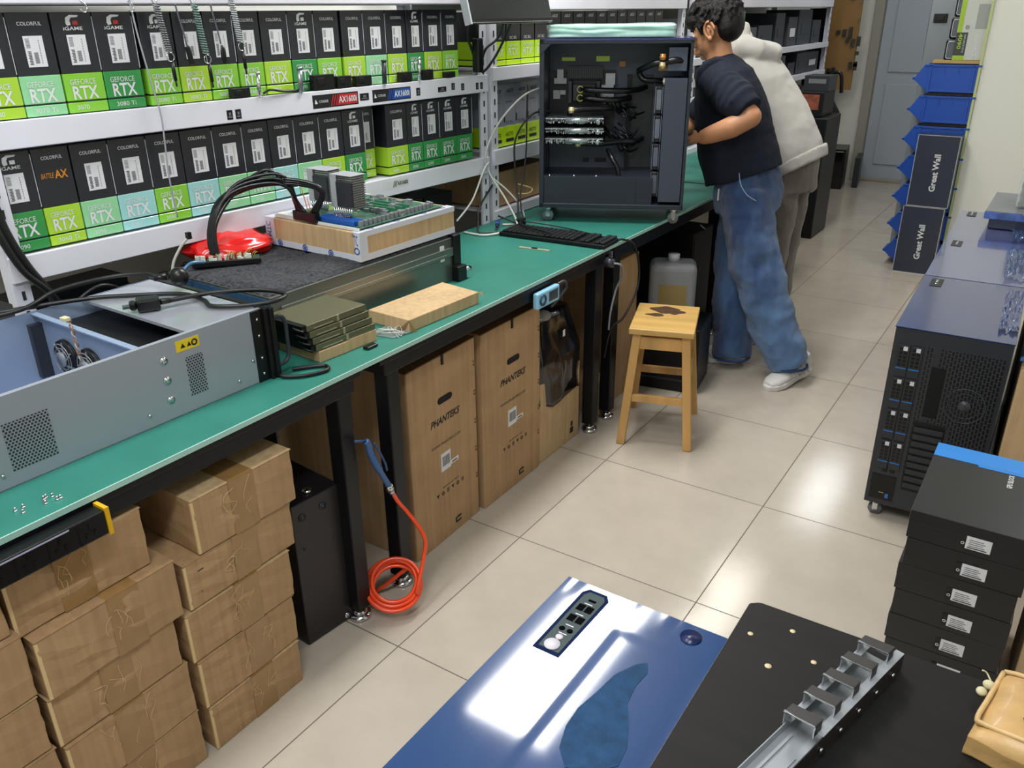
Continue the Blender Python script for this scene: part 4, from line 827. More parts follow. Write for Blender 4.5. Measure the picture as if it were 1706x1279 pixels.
# ------------------------------------------------------------------ cartons under the bench
def plain_carton(label, x1, y0, y1, z0, z1, rz=0, grp=None, dx=.4, seed=0, staples=False):
    rnd = random.Random(seed); t = thing('carton', label, 'box', (x1-dx/2, (y0+y1)/2, z0), R(rz), grp)
    w = (y1-y0)/2-.002; h = z1-z0-.0015; X = dx/2
    bm = bmesh.new(); bmesh.ops.create_cube(bm, size=1); bmesh.ops.subdivide_edges(bm, edges=bm.edges[:], cuts=5, use_grid_fill=True)
    for v in bm.verts:
        e = (abs(abs(v.co.y)-.5) < .01) + (abs(abs(v.co.z)-.5) < .01) + (abs(abs(v.co.x)-.5) < .01)
        a = .0016 if e == 1 else .0008
        x, y, z = v.co.x*dx, v.co.y*w*2, (v.co.z+.5)*h
        v.co = (x+rnd.gauss(0, a), y+rnd.gauss(0, a), z+(rnd.gauss(0, a*.5) if .01 < z < h-.01 else 0))
    me = bpy.data.meshes.new('carton'); bm.to_mesh(me); bm.free(); me.materials.append(M_card)
    o = bpy.data.objects.new('carton_body', me); C.objects.link(o); o.parent = t; b = o.modifiers.new('b', 'BEVEL'); b.width = .003; b.segments = 2; b.limit_method = 'ANGLE'; b.angle_limit = R(50)
    f = MB(); f.box(-X-.001, X+.001, -w-.001, -.002, h-.0005, h+.0012).box(-X-.001, X+.001, .002, w+.001, h-.0005, h+.0012)
    f.build('lid_flap', M_card2 if seed % 2 else M_card, t)
    tp = MB(); tw_ = .033; yc = rnd.uniform(-.02, .03)
    tp.box(X+.0005, X+.0018, yc-tw_, yc+tw_, 0, h+.002).box(-X, X+.0018, yc-tw_, yc+tw_, h+.0008, h+.0018); tp.build('tape', M_tape, t)
    s = MB()
    for k in range(5):
        y = yc+rnd.uniform(-.05, .04); z = rnd.uniform(.1, .6)*h
        s.tube(spline([(X+.0024, y+rnd.uniform(-.008, .008)*j, min(h-.003, z+j*h*rnd.uniform(.08, .16))) for j in range(4)], 4), .0006, 4)
    s.build('torn_fibre', M_strand, t)
    ed = MB()
    ed.box(X-.003, X+.0012, -w-.0014, -w+.005, .004, h-.004); ed.build('worn_edge', M_strand, t)
    if staples:
        q = MB()
        for z in (h*.3, h*.7): q.box(X+.001, X+.0025, -w+.03, -w+.045, z, z+.002).box(X+.001, X+.0025, -w+.03, -w+.045, z+.005, z+.007)
        q.build('staple', M_ink, t)
    return t
for k, (z0, z1, y0, y1, x1, rz) in enumerate([(0, .125, -1.09, -.82, -.125, 0), (.127, .258, -1.095, -.815, -.128, .6), (.26, .387, -1.098, -.806, -.128, -.5), (.389, .505, -1.083, -.782, -.132, .5), (.507, .640, -1.035, -.762, -.128, -.8)]):
    plain_carton('brown carton, %s of five in the stack beside the black metal panel' % ('lowest', 'second from bottom', 'middle one', 'second from top', 'topmost')[k], x1, y0, y1, z0, z1, rz, 'stack of cartons beside the black panel', seed=k+1, staples=(k == 3))
for k, (z0, z1, y0, y1, x1, rz) in enumerate([(0, .144, -1.385, -1.112, -.128, 0), (.146, .281, -1.392, -1.115, -.126, .5), (.283, .40, -1.392, -1.12, -.13, -.5), (.402, .538, -1.392, -1.10, -.122, .3), (.54, .672, -1.40, -1.128, -.15, -.4)]):
    plain_carton('brown carton, %s of five in the middle stack under the near bench' % ('lowest', 'second from bottom', 'middle one', 'second from top', 'topmost')[k], x1, y0, y1, z0, z1, rz, 'middle stack of cartons', seed=k+11)
for k, (z0, z1, y0, y1, x1, rz) in enumerate([(0, .144, -1.69, -1.41, -.128, 0), (.146, .298, -1.69, -1.402, -.126, .3), (.3, .426, -1.69, -1.405, -.128, 0), (.428, .562, -1.69, -1.402, -.126, .3), (.564, .68, -1.70, -1.41, -.14, 0)]):
    plain_carton('brown carton cut off at the left edge, %s of its stack' % ('lowest', 'second from bottom', 'middle one', 'second from top', 'topmost')[k], x1, y0, y1, z0, z1, rz, 'leftmost stack of cartons', seed=k+21)

# black metal panel standing on edge
t = thing('black_metal_panel', 'tall black metal box standing between the cartons and the front bench leg', 'metal box', (-.192, -.655, 0), R(-6))
MB().box(-.24, 0, -.075, .08, .004, .435).build('shell', mat('black_painted_steel', '1e1a1d', .4, bump=.05, bscale=150), t, bevel=.004)
q = MB()
for y, z in ((-.045, .392), (.02, .395), (-.05, .3), (.045, .28)): q.cyl((0, y, z), (.002, y, z), .011 if z > .35 else .003, n=14).cyl((.002, y, z), (.005, y, z), .006 if z > .35 else .002, n=8)
q.build('socket_screw', M_blkm, t)
q = MB().cyl((0, .058, .022), (.004, .058, .022), .009, n=14).cyl((-.03, .0, .435), (-.03, .0, .442), .012, n=14); q.build('washer_screw', M_chrome, t)

# orange coiled air hose and blue blow gun
M_hose = mat('orange_air_hose', 'f04a1c', .25, coat=.5)
pts = [(-.118, -.452, .372), (-.116, -.435, .33), (-.098, -.405, .27), (-.07, -.385, .2), (-.062, -.40, .15)]
n = 120; nx = Vector((.35, -.36, .86)).normalized(); e1 = nx.cross(Vector((0, 0, 1))).normalized(); e2 = e1.cross(nx)
for i in range(n):
    a = -.7+i*2*PI*5.3/n; r_ = .070-.007*math.sin(i*.075); f_ = i/n
    c_ = Vector((-.114-.006*math.sin(i*.05), -.474+.006*math.cos(i*.04), .078))+nx*(.035*(1-f_)-.02)
    q_ = c_+e1*math.cos(a)*-r_+e2*math.sin(a)*r_; q_.z = max(.007, q_.z); pts.append(tuple(q_))
pts += [(-.20, -.47, .010), (-.28, -.48, .02), (-.34, -.49, .10), (-.345, -.49, .2)]
mb = MB().tube([pts[0]]+spline(pts, 3)[1:], .0058, 9); tag(mb.build('air_hose', M_hose, recentre=True), 'orange coiled air hose lying on the floor by the front bench leg', 'hose')
q = MB().tube([(-.34-.012*math.cos(0)+.004*i*0, -.50-.02+.0022*i+.0*i, .235-.004*i+.0) if 0 else (-.33+.022*math.cos(i*.8), -.49+.0012*i, .30-.0015*i+.022*math.sin(i*.8)) for i in range(60)], .005, 7)
tag(q.build('air_hose_coil', M_hose, recentre=True), 'end of a tight orange hose coil hanging behind the front bench leg', 'hose')
t = thing('blow_gun', 'blue air blow gun hanging by the front bench leg above the hose', 'blow gun', (-.12, -.46, .39))
M_bg = mat('gun_blue', '355f93', .35)
MB().tube(spline([(0, 0, 0), (.0, -.022, .045), (0, -.045, .095), (0, -.058, .13), (0, -.062, .15), (0, -.07, .165)], 6), [.008]*8+[.0105]*8+[.0095]*8+[.009]*7, 12).build('body', M_bg, t)
MB().tube(spline([(.004, -.045, .15), (.012, -.035, .12), (.014, -.02, .08), (.01, -.012, .055)], 5), (.003), 8).cyl((0, -.07, .165), (-.01, -.10, .175), .004, n=8).build('trigger', mat('gun_blue_dark', '27466f', .35), t)
MB().cyl((0, 0, 0), (0, .007, -.018), .011, n=12).cyl((0, .007, -.018), (0, .012, -.03), .0085, n=8).cyl((0, .012, -.03), (.001, .02, -.045), .0065, n=8).build('coupling', M_chrome, t)

# tall printed cartons
def printed_carton(label, x1, y0, y1, h, rz, d=.55):
    w = (y1-y0)/2; t = thing('printed_carton', label, 'box', (x1-d/2, (y0+y1)/2, 0), R(rz), 'tall printed cartons under the bench')
    X = d/2; b = MB(); b.box(-X, X, -w, w, 0, h)
    b.build('carton_body', M_card, t, bevel=.004)
    x = X+.0006; U = (0, 1, 0); V = (0, 0, 1); p = MB()
    p.text('PHANTEKS', (x, -w*.42, h*.655), U, V, w*.88, .024, 0, shear=.3, bold=.03)
    p.text('WWW.PHANTEKS.COM', (x, -w*.42, h*.54), U, V, w*.88, .0095, 0, shear=.3)
    p.text('ENTHOO PRO', (x, -w*.15, h*.30), U, V, w*.5, .006, 0)
    for k in range(6):
        yy = -w*.35+k*w*.155; zz = h*.265
        if k % 3 == 0: p.prism([(yy, zz+.012), (yy+.014, zz+.012), (yy+.007, zz)], x-.0003, x+.0003, 0, 'yzx')
        elif k % 3 == 1: p.ring((x, yy+.007, zz+.006), .0055, .0014, 'x', 16, 4)
        else: p.box(x-.0003, x+.0003, yy+.002, yy+.005, zz, zz+.014).box(x-.0003, x+.0003, yy+.009, yy+.012, zz, zz+.014)
    p.prism([(w*.2, .03), (w*.38, .03), (w*.38, .036), (w*.24, .036), (w*.24, .05), (w*.2, .05)], x-.0003, x+.0003, 0, 'yzx').box(x-.0003, x+.0003, w*.25, w*.38, .045, .052)
    p.build('printed_lettering', M_ink, t)
    hd = MB(); hd.prism([(-w*.22+ (.012*(1-math.cos(a)) if 0 else 0)+0, 0) for a in (0,)], 0, 0, 0) if 0 else None
    pts = [(w*.18+.011*math.cos(a), .011*math.sin(a)) for a in [(-PI/2+PI*k/8) for k in range(9)]]+[(-w*.12+.011*math.cos(a), .011*math.sin(a)) for a in [(PI/2+PI*k/8) for k in range(9)]]
    hd.prism([(a, b_+h*.775) for a, b_ in pts], x-.001, x+.0004, 0, 'yzx').build('handle_hole', mat('hole_dark', '150f0a', .9), t)
    s = MB(); s.box(x-.0002, x+.0005, -w*.17, w*.12, h*.395, h*.395+.062).box(x-.0002, x+.0005, w*.12, w*.36, h*.405, h*.405+.014); s.build('barcode_sticker', M_lab, t)
    s = MB()
    for k in range(11): s.box(x+.0003, x+.0008, -w*.13+k*w*.021, -w*.13+k*w*.021+w*.021*(.35+.3*(k % 2)), h*.395+.016, h*.395+.05)
    s.box(x+.0003, x+.0008, w*.16, w*.32, h*.405+.004, h*.405+.008); s.build('barcode', M_ink, t)
    s = MB()
    for k in range(5): s.box(x-.0002, x+.0006, w-.014, w-.006, .14+k*.1, .146+k*.1).box(x-.0002, x+.0006, w-.014, w-.006, .152+k*.1, .157+k*.1)
    s.build('staple', M_cardd, t)
    MB().box(-X-.001, X+.001, -w-.001, w+.001, h-.001, h+.002).box(X-.002, X+.003, -.006, .004, h-.03, h+.003, 1).build('torn_top_edge', [M_cardd, M_blk], t)
printed_carton('tall brown printed carton under the bench, the left one beside the orange hose', -.195, -.29, .05, .632, 1.5)
printed_carton('tall brown printed carton under the bench, the right one beside the black bin bag', -.19, .078, .43, .632, 0)
# bin: carton with black bag
t = thing('waste_carton', 'brown carton used as a bin with a black bag folded over its rim', 'bin', (-.345, .585, 0))
MB().box(-.15, .15, -.145, .15, 0, .32).build('carton_body', M_card2, t, bevel=.004)
MB().box(.1504, .151, .08, .105, .03, .055).box(.1504, .151, .085, .1, .06, .08).build('printed_symbol', M_ink, t)
bm = bmesh.new(); bmesh.ops.create_cone(bm, cap_ends=True, segments=48, radius1=1, radius2=1, depth=1)
bmesh.ops.subdivide_edges(bm, edges=[e for e in bm.edges if abs(e.verts[0].co.z-e.verts[1].co.z) > .5], cuts=16)
for v in bm.verts:
    x, y, z = v.co; q = max(abs(x), abs(y)); sx = .158/q*(q if q > .0 else 1) if q > 0 else 0
    sq = 1/q if q > 0 else 0; mixr = .75
    x2, y2 = x*(mixr*sq+1-mixr), y*(mixr*sq+1-mixr); hz = z+.5
    k = 1.04 if hz < .5 else 1.04-(hz-.5)*.5
    n_ = noise.noise(Vector((x*4, y*4, z*3)))*.05+noise.noise(Vector((x*9, y*9, z*4)))*.03
    v.co = (x2*.155*k*(1+n_), y2*.152*k*(1+n_), .225+hz*.33+(.02*math.sin(math.atan2(y, x)*5) if hz < .1 else 0))
me = bpy.data.meshes.new('bin_bag'); bm.to_mesh(me); bm.free(); me.materials.append(mat('black_bin_bag', '101014', .2, coat=.6, bump=.8, bscale=18))
for p in me.polygons: p.use_smooth = True
o = bpy.data.objects.new('bin_bag', me); C.objects.link(o); o.parent = t
me2 = MB().ell((.06, -.08, .545), (.06, .06, .025)).ell((.1, -.05, .548), (.03, .04, .02)).build('crumpled_paper', mat('waste_paper', '8f8a86', .7, bump=1, bscale=60), t)
MB().box(.152, .153, .01, .025, .46, .485).build('white_tag', M_lab, t)
# blue gauge, plug and cords at the bench front
t = thing('digital_gauge', 'pale blue handheld device with a screen hooked under the bench above the bin', 'gauge', (-.128, .37, .66), 0)
MB().box(-.012, .01, -.07, .07, 0, .055).build('body', mat('gauge_blue', '8ec6e4', .3), t, bevel=.006); MB().box(.0102, .0115, .0, .055, .012, .045).build('screen', mat('gauge_screen', '3d4a55', .15), t)
MB().ring((.011, -.04, .028), .016, .004, 'x').build('dial', mat('gauge_dial', '1c3f58', .3), t); MB().tube(spline([(0, .07, .05), (.01, .1, .055), (.01, .11, .03), (0, .08, 0), (.0, .03, -.015)], 6), .006, 8).build('frame_handle', M_blkm, t)
t = thing('mains_plug', 'grey mains plug with white cord plugged into the bench front', 'plug', (-.12, .80, .70)); MB().cyl((-.01, 0, 0), (.02, 0, 0), .02, .016, 16).build('body', M_blkm, t); MB().box(.0, .012, -.004, .004, .02, .045).build('bracket', M_chrome, t); MB().tube(spline([(.02, 0, 0), (.04, .02, -.01), (.03, .06, -.06), (.0, .07, -.12), (0, .03, -.2), (0, .02, -.27)], 8), .004, 7).build('cord', mat('grey_cord', '7d8288', .35), t)
cable('cable', 'black cable hanging from the keyboard over the bench edge to the stool', [(-.15, .9, .757), (-.125, .93, .757), (-.10, .97, .73), (-.09, 1.0, .64), (-.085, .98, .55), (-.1, .9, .46), (-.13, .86, .42), (-.15, .85, .3)], .0045, M_rub)
# things under the far bench
t = thing('carton', 'tall brown carton standing under the far bench behind the stool', 'box', (-.34, 1.18, 0), 0); MB().box(-.14, .12, -.09, .1, 0, .62).build('carton_body', M_card, t, bevel=.003)
t = thing('carton', 'small brown carton on the floor behind the two far bench legs', 'box', (-.30, .99, 0), 0); MB().box(-.1, .1, -.07, .07, 0, .13).build('carton_body', M_card2, t, bevel=.003)
t = thing('white_jug', 'white plastic jug with a brown label behind the stool', 'jug', (-.12, 1.42, .30), R(25))
MB().box(-.1, .1, -.07, .07, 0, .26).build('body', mat('jug_plastic', '84868a', .35), t, bevel=.03, seg=4); MB().cyl((0, 0, .26), (0, 0, .29), .025, n=18).build('cap', mat('jug_cap', 'b5b7ba', .35), t); MB().box(-.06, .06, -.072, -.0702, .05, .17).build('label', mat('label_tan', '8d7a4a', .5), t)
t = thing('black_crate', 'low black crate under the far bench carrying the white jug', 'crate', (-.13, 1.43, 0), R(10)); MB().box(-.2, .17, -.13, .13, 0, .298).build('body', M_blk, t, bevel=.005); MB().box(-.15, .12, -.132, -.13, .05, .06).build('seam', M_blkm, t)
t = thing('black_case', 'black machine under the far bench beside the jeans', 'machine', (-.19, 1.87, 0), 0); MB().box(-.3, .03, -.12, .12, 0, .60).build('body', M_blk, t, bevel=.006); MB().cyl((.03, -.05, .42), (.04, -.05, .42), .012, n=14).build('knob', M_blkm, t); MB().cyl((.03, .0, .6), (.03, -.06, .63), .004, n=8).build('rod', M_chrome, t)

# ------------------------------------------------------------------ stool
M_pine = mat('pine_wood', 'c79a5a', .45, var=.22, vscale=14, stretch=(1, 1, .08), coat=.15)
M_pines = mat('pine_seat', 'caa35f', .4, var=.18, vscale=14, stretch=(.1, 1, 1), coat=.15)
st = thing('wooden_stool', 'pine wood stool with a dark burn stain on its seat', 'stool', (.052, .957, 0), R(18))
MB().box(-.12, .12, -.155, .155, .448, .472).build('seat', M_pines, st, bevel=.004)
bs = MB(); rn = random.Random(3)
for (ox, oy, rx, ry) in ((-.01, .085, .055, .04), (.03, .07, .035, .03), (-.04, .02, .035, .018)):
    bs.prism([(ox+rx*math.cos(a)*(1+.2*math.sin(3*a+ox*50)), oy+ry*math.sin(a)*(1+.15*math.cos(4*a))) for a in [2*PI*k/26 for k in range(26)]], .472, .4725+ox*.002, 0)
bs.build('burn_stain', mat('burnt_wood', '4a321c', .6, var=.5, vscale=40), st)
def splay(x, y, z, k=.055): s_ = (.448-z)/.448*k; return (x+(s_ if x > 0 else -s_)*.7, y+(s_ if y > 0 else -s_)*.9, z)
for x, y in ((-.09, -.12), (.09, -.12), (.09, .12), (-.09, .12)):
    MB().bar(splay(x, y, 0), splay(x, y, .448), .032, .032, up=(0, 1, 0)).build('leg', M_pine, st, bevel=.003)
for z, ax in ((.41, 'x'), (.28, 'y'), (.19, 'x'), (.25, 'y')):
    for s_ in (-1, 1):
        if ax == 'x': a, b = splay(-.09, s_*.12, z), splay(.09, s_*.12, z)
        else: a, b = splay(s_*.09, -.12, z), splay(s_*.09, .12, z)
        MB().bar(a, b, .016, .03 if z < .4 else .05).build('rung', M_pine, st, bevel=.002)
    if z == .41:
        for s_ in (-1, 1): MB().bar(splay(s_*.09, -.12, z), splay(s_*.09, .12, z), .016, .05).build('rung', M_pine, st, bevel=.002)
# wood floor shade: nothing painted

# ------------------------------------------------------------------ black towers at the right
M_drv = mat('drive_tray', '2a2d33', .4); M_dvb = mat('drive_blue_strip', '2f6fb5', .35)
M_perf = perf('rear_mesh', '363a41', '08090a', .0095, .017, .0033, (0, 2), True, .38, slot=2.1)
def tower(label, x0, y0, rz, detail, film, L=.605, W=.315, H=.672):
    t = thing('computer_tower', label, 'computer case', (x0, y0, 0), R(rz), None)
    Z = .055
    MB().box(0, W, 0, L, Z, H-.004).build('case', M_blkm, t, bevel=.003)
    f = MB().box(-.002, W+.002, -.004, L, H-.004, H-.001); top = f.build('top_film', film, t)
    k = MB().prism([(W*.09, L-.05), (W*.09+.03, L-.05), (W*.09+.03, L-.105), (W*.09+.02, L-.125), (W*.09-.005, L-.125), (W*.09-.005, L-.06)] if 0 else [(.03, .50), (.06, .50), (.06, .57), (.03, .57)], H-.001, H+.0006)
    k = MB().box(.028, .066, L-.125, L-.03, H-.001, H+.0008)
    k.build('port_strip', M_plast, t, bevel=.003)
    q = MB()
    for j in range(3): q.cyl((.047, L-.095+j*.022, H+.0008), (.047, L-.095+j*.022, H+.002), .006, n=12)
    q.build('port', M_chrome, t)
    casters(t, ((.035, .035), (W-.035, .035), (.035, L-.035), (W-.035, L-.035)), .055)
    if detail:
        y = -.0006
        for c in range(2):
            for r_ in range(4):
                xx = .018+c*.036; zz = .50-r_*.108+.015
                d = MB().box(xx, xx+.032, -.006, 0, zz, zz+.1); o = d.build('drive_tray', M_drv, t, bevel=.001)
                g = MB()
                for a in range(5):
                    for b_ in range(2): g.box(xx+.004+b_*.013, xx+.014+b_*.013, -.0066, -.0055, zz+.033+a*.0125, zz+.042+a*.0125)
                g.build('vent_grid', M_plast, o)
                MB().box(xx+.001, xx+.031, -.0075, -.0058, zz+.024, zz+.0275).build('blue_strip', M_dvb, o)
                MB().box(xx+.014, xx+.026, -.0072, -.0058, zz+.083, zz+.096).build('white_sticker', M_lab, o)
        MB().box(.094, .116, -.001, 0, .16, .62).box(.135, W-.012, -.001, 0, .37, .62).box(.20, W-.012, -.001, 0, .28, .37).build('rear_mesh', M_perf, t)
        MB().box(.118, .158, -.002, .0, .395, .56).build('board_opening', mat('opening_black', '040405', .9), t)
        MB().ring((.225, -.002, .455), .055, .0015, 'y', 36, 5).ring((.225, -.002, .455), .04, .001, 'y', 36, 5).cyl((.225, -.0015, .455), (.225, -.003, .455), .017, n=20).build('fan_ring', mat('fan_ring_grey', '3b3f47', .35), t)
        q = MB().box(.10, .19, -.003, .0, .13, .375, 1)
        for k_ in range(9): q.box(.104, .186, -.008, -.003, .142+k_*.025, .158+k_*.025)
        q.build('slot_cover', [M_drv, M_plast], t, bevel=.001)
        MB().box(.012, .085, -.002, .0, .075, .165).build('supply_opening', M_plast, t); MB().box(.06, .07, -.004, -.002, .085, .10).build('blue_socket', M_dvb, t); MB().box(.04, .055, -.004, -.002, .1, .103).build('gold_contact', mat('brass', 'b99a4a', .3, metal=.7), t)
        MB().box(.038, .052, -.004, .0, .178, .198).box(.06, .074, -.004, .0, .178, .198).build('switch', M_plast, t, bevel=.002)
    return t
tower('black tower with numbered drive trays, nearest of three along the right side', .89, .728, 1.5, True, M_film)
tower('black tower with a film top greyed by reflection, middle of three along the right side', .874, 1.345, 1.5, False, M_film_reflect)
tower('black tower with a film top greyed by reflection, farthest of three along the right side', .858, 1.955, 1.5, False, M_film_reflect)
# crumpled film pieces on towers
def crumple(name, label, c, sx, sy, h, m, seed, rz=0, cat='plastic film'):
    bm = bmesh.new(); bmesh.ops.create_grid(bm, x_segments=26, y_segments=26, size=.5)
    for v in bm.verts:
        q = noise.noise(Vector((v.co.x*5+seed, v.co.y*5, 1)))+.5*noise.noise(Vector((v.co.x*14+seed, v.co.y*11, 3)))
        edge = 1
        v.co = (v.co.x*sx*(1+.12*noise.noise(Vector((v.co.y*6, seed, 0)))), v.co.y*sy*(1+.12*noise.noise(Vector((v.co.x*6, seed, 5)))), max(.0006, h*(.35+q)))
    me = bpy.data.meshes.new(name); bm.to_mesh(me); bm.free(); me.materials.append(m)
    for p in me.polygons: p.use_smooth = True
    o = bpy.data.objects.new(name, me); C.objects.link(o); o.location = c; o.rotation_euler = (0, 0, R(rz)); return tag(o, label, cat)
M_cf = mat('loose_film', '4a628f', .1, alpha=.55, coat=1, bump=.3, bscale=20)
crumple('loose_film', 'loose wrinkled clear film on the right edge of the middle tower', (1.15, 1.66, .675), .09, .5, .018, M_cf, 3, 2)
crumple('loose_film', 'loose wrinkled clear film on the right edge of the farthest tower', (1.12, 2.2, .675), .08, .4, .02, M_cf, 8, 2)
crumple('loose_film', 'wrinkled blue film edge lying on the nearest tower at right', (1.17, 1.05, .673), .05, .45, .01, mat('loose_film_blue', '1a3a7c', .1, alpha=.8, coat=1), 13, 2)

# grey cases and wrapped boards standing behind
t = thing('grey_case', 'grey flat case with blue film edges on the farthest tower', 'case', (1.02, 2.36, .673), R(0))
MB().box(-.04, .4, -.14, .25, .0, .045).build('lower_body', mat('case_navy', '2a3757', .3, coat=.6), t, bevel=.003)
MB().box(-.06, .42, -.17, .3, .045, .075).build('film_edge', mat('film_edge_blue', '3c5da5', .15, coat=1, bump=.5, bscale=30, var=.5, vscale=25), t, bevel=.002)
MB().box(-.058, .42, -.168, .3, .075, .078).build('top_sheet', mat('sheet_grey', '6c7078', .3), t)
t = thing('wrapped_board', 'green circuit boards wrapped in clear film on the grey case', 'circuit board', (1.16, 2.4, .7515), R(0))
for k in range(4): MB().box(-.09, .2, -.08, .12, .01+k*.038, .022+k*.038).build('board', mat('pcb_dark_green', '27463d', .35, var=.5, vscale=50), t)
MB().box(-.1, .21, -.09, .13, 0, .2).build('clear_wrap', mat('wrap_clear2', 'dfe6e4', .1, alpha=.35, bump=1, bscale=15, coat=1), t, bevel=.01)
# chassis with window on the right of middle tower
t = thing('glass_side_case', 'black case with glass side and bright corner screws beside the middle tower', 'case', (1.215, 1.42, 0), R(1.5))
MB().box(0, .4, 0, .55, 0, .70).build('body', M_blkm, t, bevel=.003); MB().box(.004, .4, .01, .54, .70, .704).build('glass_top', mat('dark_glass', '202a24', .06, coat=1, var=.6, vscale=8), t)
q = MB()
for y in (.02, .27, .52): q.cyl((.012, y, .704), (.012, y, .709), .005, n=10)
q.build('screw', M_chrome, t)
# tan cartons on the right
t = thing('carton', 'large tan carton right of the nearest tower', 'box', (1.232, .735, 0), R(1.5)); MB().box(0, .5, 0, .6, 0, .60).build('carton_body', M_card2, t, bevel=.006)
t = thing('silver_tray', 'silver framed black tray on the tan carton with blue stripe', 'tray', (1.225, .80, .603), R(1)); MB().box(0, .4, 0, .45, 0, .012).build('blue_base', mat('tray_blue', '4a8cd0', .35), t); MB().box(0, .4, 0, .006, .012, .07).box(0, .006, 0, .45, .012, .07).build('frame', M_chrome, t, bevel=.001); MB().box(.01, .4, .01, .44, .012, .055).box(.03, .1, .009, .011, .03, .04).build('insert', M_plast, t)
t = thing('carton', 'narrow tan carton edge showing behind the stack of black boxes', 'box', (1.37, -.02, 0), 0); MB().box(0, .3, 0, .3, 0, .33).build('carton_body', M_card2, t, bevel=.004)

# ------------------------------------------------------------------ black boxes stack
M_gb = mat('matte_black_carton', '17171a', .35, coat=.3, crough=.2, bump=.04, bscale=20)
nb = 7; hb = .0722
bn = ['lowest', 'second from bottom', 'third from bottom', 'fourth from bottom', 'fifth from bottom', 'sixth from bottom', 'topmost']
for k in range(nb):
    dx_ = (0, .003, -.002, .002, -.003, .002, 0)[k]
    t = thing('water_block_box', ('flat black box with a white barcode label, %s of the stack at right' % bn[k]) if k < nb-1 else 'flat black box with a blue band on its lid, topmost of the stack at right', 'box', (1.215+dx_, .145, k*hb), R(.3*(k % 3)-.3+0), 'flat black boxes stacked at right')
    MB().box(-.122, .122, -.19, .19, 0, hb-.001).build('carton', M_gb, t, bevel=.0015)
    MB().box(-.1225, .1225, -.1908, .1908, hb*.56, hb+.0).build('lid', M_gb, t, bevel=.0012) if k % 2 == 0 else None
    s = MB().box(-.002, .048, -.1918, -.1912, .014, .046); s.build('label', M_lab, t)
    MB().box(-.014, -.002, -.1916, -.1911, .014, .046).ring((-.008, -.192, .026), .003, .0008, 'y', 12, 4, 1).build('label_logo', [M_ink, M_wtxt], t)
    q = MB()
    for j in range(4): q.box(.004, .036-.004*(j % 2), -.1921, -.1918, .022+j*.005, .0235+j*.005)
    q.box(.002, .041, -.1921, -.1918, .0165, .0195); q.build('label_print', mat('print_grey', '55565c', .5), t)
    if k == nb-1:
        z = hb+.0004
        MB().box(-.1225, .1225, .115, .1912, z-.0004, z+.0004).prism([(-.02, .105), (.1225, .105), (.1225, .116), (-.02, .116)], z-.0004, z+.0004, 0).build('blue_band', mat('band_blue', '2f86d8', .4), t)
        MB().text('GPU BLOCK', (.06, .03, z+.0004), (0, 1, 0), (-1, 0, 0), .07, .012, 0, bold=.03).build('printed_lettering', M_wtxt, t)
# ------------------------------------------------------------------ near tower with blue film
t = thing('computer_tower', 'black tower seen from above with bright blue film on its top panel', 'computer case', (.652, -1.46, 0), R(-.6))
W_, L_, H_ = .305, .604, .66
MB().box(0, W_, 0, L_, .055, H_-.004).build('case', M_blkm, t, bevel=.003)
casters(t, ((.035, .035), (W_-.035, .035), (.035, L_-.035), (W_-.035, L_-.035)), .055)
bm = bmesh.new(); bmesh.ops.create_grid(bm, x_segments=60, y_segments=110, size=.5)
def sd(x, y):   # recessed rectangle with soft edge
    d = max(abs(x-.21)-.078, abs(y-.27)-.255); return d
for v in bm.verts:
    x = (v.co.x+.5)*W_; y = (v.co.y+.5)*L_
    d = sd(x, y); z = -.0006*max(0, min(1, .5-d/.014))
    
    # wrinkles at the far rim
    e = L_-y
    if e < .05: z += .00018*(1-e/.05)*math.sin(x*150+2*math.sin(x*60))
    v.co = (x, y, z)
me = bpy.data.meshes.new('top_film'); bm.to_mesh(me); bm.free(); me.materials.append(mat('blue_film_top', '103c70', .35, spec=.12, coat=1, crough=.07, bump=.045, bscale=420, var=.15, vscale=7, stretch=(1, .25, 1)))
for p in me.polygons: p.use_smooth = True
o = bpy.data.objects.new('top_film', me); C.objects.link(o); o.parent = t; o.location = (0, 0, H_)
MB().box(-.001, W_+.001, -.001, L_+.001, H_-.006, H_-.0022).build('top_panel', mat('panel_navy', '12294f', .3), t)
bl = MB(); pts = [(px_-.652+.0, py_+1.46) for px_, py_ in ((.855, -.971), (.842, -.984), (.825, -1.02), (.819, -1.066), (.812, -1.104), (.814, -1.141), (.825, -1.177), (.848, -1.201), (.883, -1.184), (.904, -1.162), (.9, -1.128), (.884, -1.09), (.866, -1.06), (.861, -1.025), (.864, -.99))][::-1]
bl.prism(pts, H_-.002, H_+.0001); bl.build('air_bubble', mat('trapped_air_film', '1d4266', .6, bump=.4, bscale=400, var=.25, vscale=60, spec=.2), t)
io = MB().prism([(.046, .432), (.082, .432), (.084, .575), (.078, .585), (.052, .585), (.046, .575)], H_-.001, H_+.0012)
MB().prism([(.040, .425), (.086, .425), (.089, .58), (.080, .592), (.048, .592), (.040, .58)], H_-.002, H_+.0006).build('port_recess', mat('recess_navy', '152444', .8, spec=.05), t)
io = io.build('port_panel', mat('panel_steel_grey', '4d5658', .8, spec=.06), t); q = MB(); z = H_+.0012
for y in (.535, .505): q.box(.052, .064, y, y+.016, z, z+.0008).box(.067, .079, y, y+.016, z, z+.0008)
q.cyl((.058, .483, z), (.058, .483, z+.0008), .005, n=14).cyl((.072, .483, z), (.072, .483, z+.0008), .005, n=14).box(.06, .073, .563, .568, z, z+.0008)
q.build('usb_port', mat('port_black', '060607', .9, spec=.05), io)
